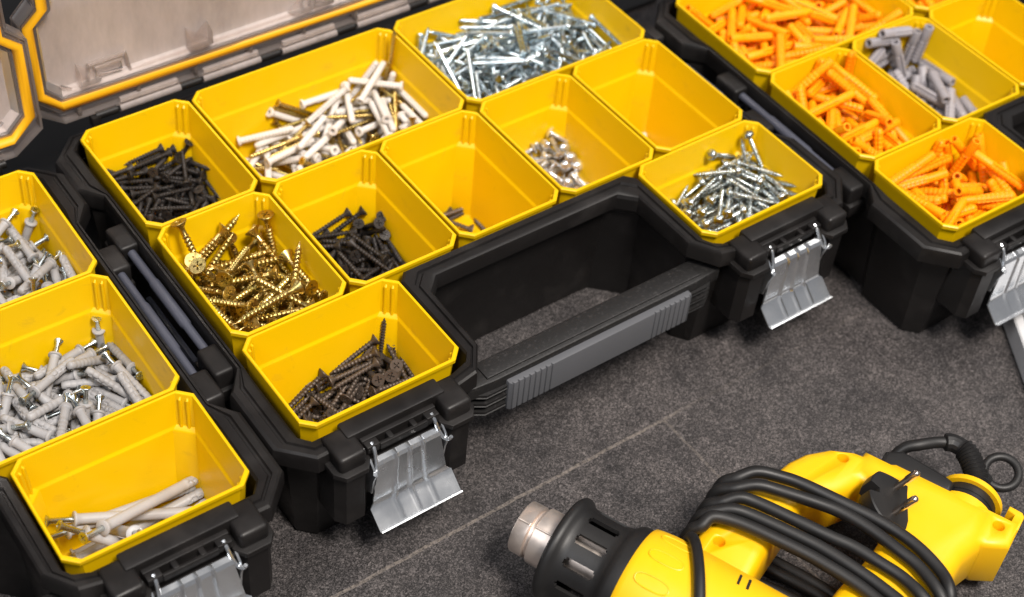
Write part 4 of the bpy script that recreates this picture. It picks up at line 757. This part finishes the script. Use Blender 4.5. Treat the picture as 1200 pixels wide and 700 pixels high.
# ------------------------------------------------------------------ heat gun lying on its side
AX = Vector((.38176, -.92426, 0)); PV = Vector((.92426, .38176, 0)); GO = Vector((-.1150, -.0928, 0))
def G(u, v, w): return (AX*u+PV*v+Vector((0, 0, w)))*MM       # mm along the barrel, across it, above the floor
gun = empty('heat_gun', GO)
def gobj(name, bm, m, parent=None, smooth=40):
    o = obj(name, bm, m, None, smooth)
    p = parent or gun
    o.parent = p
    return o
BV, BH = 7.6, 42.4
def glathe(bm, prof, segs=48, **kw):
    m = Matrix.Translation(GO) @ Matrix.Identity(4)
    rings = []
    for u, r in prof: rings.append([G(u, BV+r*math.cos(k*2*PI/segs), BH+r*math.sin(k*2*PI/segs)) for k in range(segs)])
    return loft(bm, rings, kw.get('cap0', True), kw.get('cap1', True))
# nozzle: tip, groove and collar
bm = bmesh.new()
glathe(bm, [(9, 12.5), (-4, 13.6), (-4.9, 14.2), (-4.9, 15.2), (-4.3, 15.7), (3.4, 15.9), (3.9, 15.3), (4.3, 13.9), (6.2, 13.9), (6.6, 16.4), (7.2, 17), (18, 17.2), (60, 17.2)], cap0=True, cap1=False)
# folded seam along the nozzle
for u0, u1, r in ((-4.2, 3.2, 15.9), (7, 24, 17.2)):
    tube(bm, [G(u, BV+r*math.cos(1.98), BH+r*math.sin(1.98)) for u in (u0, u1)], .75*MM, 8)
gobj('nozzle', bm, M['steel'])
# shield with open slots
bm = bmesh.new()
prof = [(21.5, 19), (20, 27), (20.3, 30.2), (22, 31.7), (24.3, 31.7), (26, 30.6), (27.4, 29.2), (29.5, 28.4), (32, 28.2), (33, 28.2), (37, 28.1), (41, 28.1), (46, 28.1), (50, 28.2), (51, 28.3), (54, 28.8), (56, 30.5), (58, 32.2), (60, 33), (66.5, 33.3)]
segs = 120; rings = []
for u, r in prof: rings.append([bm.verts.new(G(u, BV+r*math.cos(math.radians(k*3+3.5)), BH+r*math.sin(math.radians(k*3+3.5)))) for k in range(segs)])
for i in range(len(prof)-1):
    for k in range(segs):
        j = (k+1) % segs
        q = k % 10
        if 33 <= prof[i][0] < 50 and q in (2, 3, 4, 5): continue
        if prof[i][0] in (32, 50) and q in (3, 4): continue
        bm.faces.new((rings[i][k], rings[i][j], rings[i+1][j], rings[i+1][k]))
bmesh.ops.recalc_face_normals(bm, faces=bm.faces)
bmesh.ops.solidify(bm, geom=list(bm.faces), thickness=2.4*MM)
gobj('heat_shield', bm, M['rubber'], None, 50)
# barrel housing
bm = bmesh.new()
glathe(bm, [(65, 26), (65.2, 34), (65.8, 34.6), (69, 35.2), (76, 35.9), (86, 36.2), (104, 36.2), (150, 35.5), (190, 34), (205, 31), (214, 24), (216, 12)], 72)
# embossed ovals
def oval(u0, u1, ang, half, h=.8):
    pts = []
    for k in range(28):
        t = k*2*PI/28
        uu = (u0+u1)/2+math.cos(t)*(u1-u0)/2; aa = ang+math.sin(t)*half*(1 if True else 0)
        e = 2.6
        uu = (u0+u1)/2+math.copysign(abs(math.cos(t))**(2/e), math.cos(t))*(u1-u0)/2
        aa = ang+math.copysign(abs(math.sin(t))**(2/e), math.sin(t))*half
        r = 36.0 if uu > 78 else 35.8
        pts.append(G(uu, BV+r*math.cos(aa), BH+r*math.sin(aa)))
    tube(bm, pts, 0.55*MM, 8, closed=True)
for a in (1.06, 1.52, 1.98, 2.44): oval(72, 92, a, .105)
gobj('barrel_housing', bm, M['gun_yellow'])
# grip, guard and base shell: a plan outline with rounded edges
def slab(bm, pts, w0, w1, bev):
    r = []
    for d, w in ((bev, w0), (bev*.35, w0+bev*.3), (0, w0+bev), (0, w1-bev), (bev*.13, w1-bev*.5), (bev*.45, w1-bev*.15), (bev, w1)):
        r.append([G(u, v, w) for u, v in offset_poly(pts, d)])
    loft(bm, r, True, True)
bm = bmesh.new()
# forward guard arm, from barrel to base
slab(bm, [(82, 30), (122, 30), (121, 70), (122, 100), (127, 116), (138, 128), (146, 142), (148, 166.5), (133, 164.5), (120, 158), (109, 146), (103, 134), (98, 115), (86, 96), (82.5, 60)], 9, 52, 8)
# grip
slab(bm, [(160, 34), (224, 34), (216, 62), (215, 98), (217, 126), (222, 140), (222, 168.5), (138, 168.5), (138, 146), (162, 143), (172, 128), (170, 100), (164, 70)], 9, 55, 11)
# base bar
slab(bm, [(144, 148), (224, 143), (236, 150), (236, 169.5), (158, 169.2), (152, 165.5), (144, 165)], 12, 51.5, 4)
slab(bm, [(230.5, 164), (236, 164), (236, 175.5), (234, 178), (226, 178.5), (226, 175), (230.5, 174)], 16, 50.5, .8)
gh = gobj('grip_housing', bm, M['gun_yellow'], None, 45)
bmc = bmesh.new()
for u, v, w in ((95.4, 56.1, 52), (129.7, 153.4, 52), (225.3, 160, 51.5)):
    loft(bmc, [[G(u+r*math.cos(k*2*PI/24), v+r*math.sin(k*2*PI/24), w+z) for k in range(24)] for r, z in ((3.1, -9), (3.4, -.9), (4.2, .3), (4.2, 4))], True, True)
cut = gobj('cut', bmc, M['gun_yellow'], None, 45)
md = gh.modifiers.new('wells', 'BOOLEAN'); md.operation = 'DIFFERENCE'; md.object = cut; md.solver = 'EXACT'; md.use_self = True
me_ = bpy.data.meshes.new_from_object(gh.evaluated_get(bpy.context.evaluated_depsgraph_get()))
gh.modifiers.remove(md); gh.data = me_; bpy.data.objects.remove(cut)
bm = bmesh.new()
def disc(bm, uc, wc, v0, v1, r, segs=32, hole=None):
    loft(bm, [[G(uc+r*math.cos(k*2*PI/segs), v, wc+r*math.sin(k*2*PI/segs)) for k in range(segs)] for v in (v0, v1)], True, True)
disc(bm, 204, 34, 181, 184.5, 19.5)
disc(bm, 204, 34, 160, 170.5, 18.5)
gobj('dial_rim', bm, M['gun_yellow'])
bm = bmesh.new(); disc(bm, 204, 34, 166, 181.5, 16.5); disc(bm, 204, 34, 175.4, 176, 16.9)
gobj('control_dial', bm, M['rubber'])
bm = bmesh.new()
slab(bm, [(149, 164), (193, 164), (193, 177), (186, 179), (158, 182), (149, 176)], 18, 50, 3)
gobj('end_cap', bm, M['rubber'])
# vent slots in the housing
for u0 in (119, 124.5):
    bm = bmesh.new()
    tube(bm, [G(u0+(1-t)*1.5, BV+35.7*math.cos(a), BH+35.7*math.sin(a)) for t, a in ((0, 1.27), (.5, 1.13), (1, .98))], .9*MM, 6)
    gobj('vent_slot', bm, M['dark'])
LAMPS = [('key_or_fill_lamp', (-.1, -1.15, 2.3), (0, .1, 0), .55, .55, 82, (1, .93, .86)),
         ('key_or_fill_lamp', (1.3, -.5, 2.3), (0, .1, 0), 1.2, .4, 18, (1, .95, .9)),  # added fill from the right, for streaks on metal and softer shadows
         ('key_or_fill_lamp', (-1.6, -.5, 2.2), (0, .1, 0), .4, 1.4, 18, (.96, .97, 1))]  # added fill from the left, no fixture of the room
EXPOSURE = 0.12
# cord: wound round guard and grip, five closed turns
TURNS = [
 [(84.7,98.0),(92.7,106.6),(105.8,111.5),(120.4,114.2),(150.6,115.2),(165.6,115.2),(180.1,113.8),(194.5,109.9),(209,102.4),(217,94)],
 [(87.1,90.8),(97.3,98.0),(110.7,102.1),(138.2,107.8),(153.3,108.2),(169,106.1),(182.8,102.6),(196.9,98.6),(213.1,88.7)],
 [(85.7,78),(92.6,84),(102.2,86.6),(116.8,87.7),(146.7,88.9),(161,90),(177.1,88.6),(193.1,86.3),(208,80)],
 [(83.6,67.6),(92.7,73.8),(106.7,77.1),(136.4,79),(151,78.7),(166.9,76.9),(183.5,74),(205,68)],
 [(83.4,56),(86.1,62.7),(96.1,66.9),(110.7,69.1),(140.2,70.4),(155,69.7),(170.3,68.3),(185,65),(206,58)]]
bm = bmesh.new()
for i, t in enumerate(TURNS):
    v0, v1 = t[0][1], t[-1][1]
    p = [G(u, v, 60-(3 if k == 0 else 0)) for k, (u, v) in enumerate(t)]
    p += [G(222, v1-6, 53), G(227.5, v1-10, 38), G(226, v1-13, 20), G(215, v1-12, 5), G(190, v1-4, 4.6), G(150, (v0+v1)/2, 4.6), G(110, v0-2, 4.6), G(92, v0-6, 5), G(79.5, v0-6, 16), G(76.5, v0-5, 36), G(78.5, v0-3, 51)]
    q = spline(p+[p[0]], 6)[:-1]
    tube(bm, q, 3.8*MM, 12, closed=True)
# the turn that crosses the barrel
tube(bm, [G(80+22*(1-math.cos(a)), BV+39.3*math.cos(a), BH+39.3*math.sin(a)) for a in [k*2*PI/72 for k in range(72)]], 3.3*MM, 12, closed=True)
# tail out of the base
tail = spline([G(150, 172, 26), G(153, 183, 36), G(157, 190, 43), G(164, 195, 46), G(172, 203, 46), G(178, 207, 46)], 5)
tube(bm, tail, 3.6*MM, 12)
cord = gobj('power_cord', bm, M['rubber'], None, 50)
bm = bmesh.new()
boot = spline([G(176, 206, 46), G(181, 208.5, 46), G(189, 207, 46), G(196, 201, 45), G(202, 193, 43), G(204, 184, 40)], 8)
nb = len(boot); rr = []
for i in range(nb):
    t = i/(nb-1)
    rr.append((5.6 if t < .34 else (7.3 if i % 2 else 5.9))*MM*(1 if i else .8))
tube(bm, boot, rr, 14)
gobj('strain_relief', bm, M['rubber'], cord, 25)
bm = bmesh.new()
tube(bm, [G(213+10.2*math.cos(a), 217+10.2*math.sin(a), 32+3*math.sin(a)) for a in [k*2*PI/40 for k in range(40)]], 2.7*MM, 10, closed=True)
tube(bm, [G(204, 190, 34), G(206, 200, 33), G(207, 208, 32)], [5*MM, 4.5*MM, 3.5*MM], 10)
gobj('hanging_ring', bm, M['rubber'])
# plug: round face, two earth notches, two pins
PN = Vector((.42, .14, .9)).normalized(); PC = Vector((168.5, 136.5, 58.5))
E1 = Vector((-.32, .95, 0)); E1 = (E1-PN*E1.dot(PN)).normalized(); E2 = PN.cross(E1)
def PP(a, b, c): q = PC+E1*a+E2*b+PN*c; return G(q.x, q.y, q.z)
out = []
for k in range(72):
    t = k*2*PI/72; a, b = 19.5*math.cos(t), 18.5*math.sin(t)
    if abs(a) < 2.6 and b > 0: b = 12.0
    if abs(a) < 5.5 and b < 0: b = -14.0
    if a > 14.5: a = 14.5+(a-14.5)*.3
    out.append((a, b))
bm = bmesh.new()
loft(bm, [[PP(a*.86, b*.86, -14) for a, b in out], [PP(a*.97, b*.97, -10) for a, b in out], [PP(a, b, -8) for a, b in out], [PP(a, b, -.8) for a, b in out], [PP(a*.96, b*.96, 0) for a, b in out]], True, True)
plug = gobj('plug', bm, M['rubber'], cord, 40)
for s in (-1, 1):
    bm = bmesh.new()
    tube(bm, [PP(9.5*s, 0, z) for z in (-1, 9.5)], 2.0*MM, 14)
    tube(bm, [PP(9.5*s, 0, z) for z in (9.5, 17, 18.4, 19)], [2.35*MM, 2.35*MM, 1.9*MM, 1.0*MM], 14)
    gobj('plug_pin', bm, M['nickel'], plug)
tag(gun, 'yellow heat gun lying on its side, black cord wound round its grip', 'heat gun')

# ------------------------------------------------------------------ white board at the right edge
bm = bmesh.new()
loft(bm, [offs for offs in [[Vector((x*MM, y*MM, z*MM)) for x, y in offset_poly(WB, d)] for d, z in ((1, 0.3), (0, 1.3), (0, 17), (1, 18))]], True, True)
loft(bm, [[Vector((x*MM, y*MM, z*MM)) for x, y in offset_poly(WB, d)] for d, z in ((7, 17.9), (7, 20), (8, 20.8))], True, True)
tag(obj('white_board', bm, M['paint']), 'white board edge at the right, under the latch of the right case', 'board')

# ------------------------------------------------------------------ dark sheet added in place of shade behind the cases
bm = bmesh.new()
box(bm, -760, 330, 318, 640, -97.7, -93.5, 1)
tag(obj('floor_shade_sheet', bm, M['dark']), 'flat black sheet added to darken the floor as shade behind the open lids', 'mat')

# ------------------------------------------------------------------ camera
cam = bpy.data.cameras.new('camera'); co = bpy.data.objects.new('camera', cam); COL.objects.link(co); sc.camera = co
cam.sensor_width = 36; cam.lens = CAM_F/1200*36; cam.clip_start = .02; cam.clip_end = 60
r = Matrix(CAM_R)
mm_ = Matrix((r[0], -r[1], -r[2])).transposed().to_4x4(); mm_.translation = Vector(CAM_C)
co.matrix_world = mm_
cam.dof.use_dof = True; cam.dof.focus_distance = .90; cam.dof.aperture_fstop = 6.8

# ------------------------------------------------------------------ light: key lamp of the room and two added fills
w = bpy.data.worlds.new('World'); sc.world = w; w.use_nodes = True
bg = w.node_tree.nodes['Background']; bg.inputs[0].default_value = (.86, .90, 1.0, 1); bg.inputs[1].default_value = .17
def lamp(name, loc, target, size, size_y, power, col):
    l = bpy.data.lights.new(name, 'AREA'); l.shape = 'RECTANGLE'; l.size = size; l.size_y = size_y; l.energy = power; l.color = col
    o = bpy.data.objects.new(name, l); COL.objects.link(o); o.location = loc
    o.rotation_euler = (Vector(target)-Vector(loc)).to_track_quat('-Z', 'Y').to_euler()
for a in LAMPS: lamp(*a)
sc.view_settings.view_transform = 'Standard'; sc.view_settings.look = 'None'; sc.view_settings.gamma = 1; sc.view_settings.exposure = EXPOSURE
sc.view_settings.use_curve_mapping = False
sc.render.engine = 'CYCLES'
sc.cycles.max_bounces = 10; sc.cycles.transparent_max_bounces = 16; sc.cycles.use_denoising = True
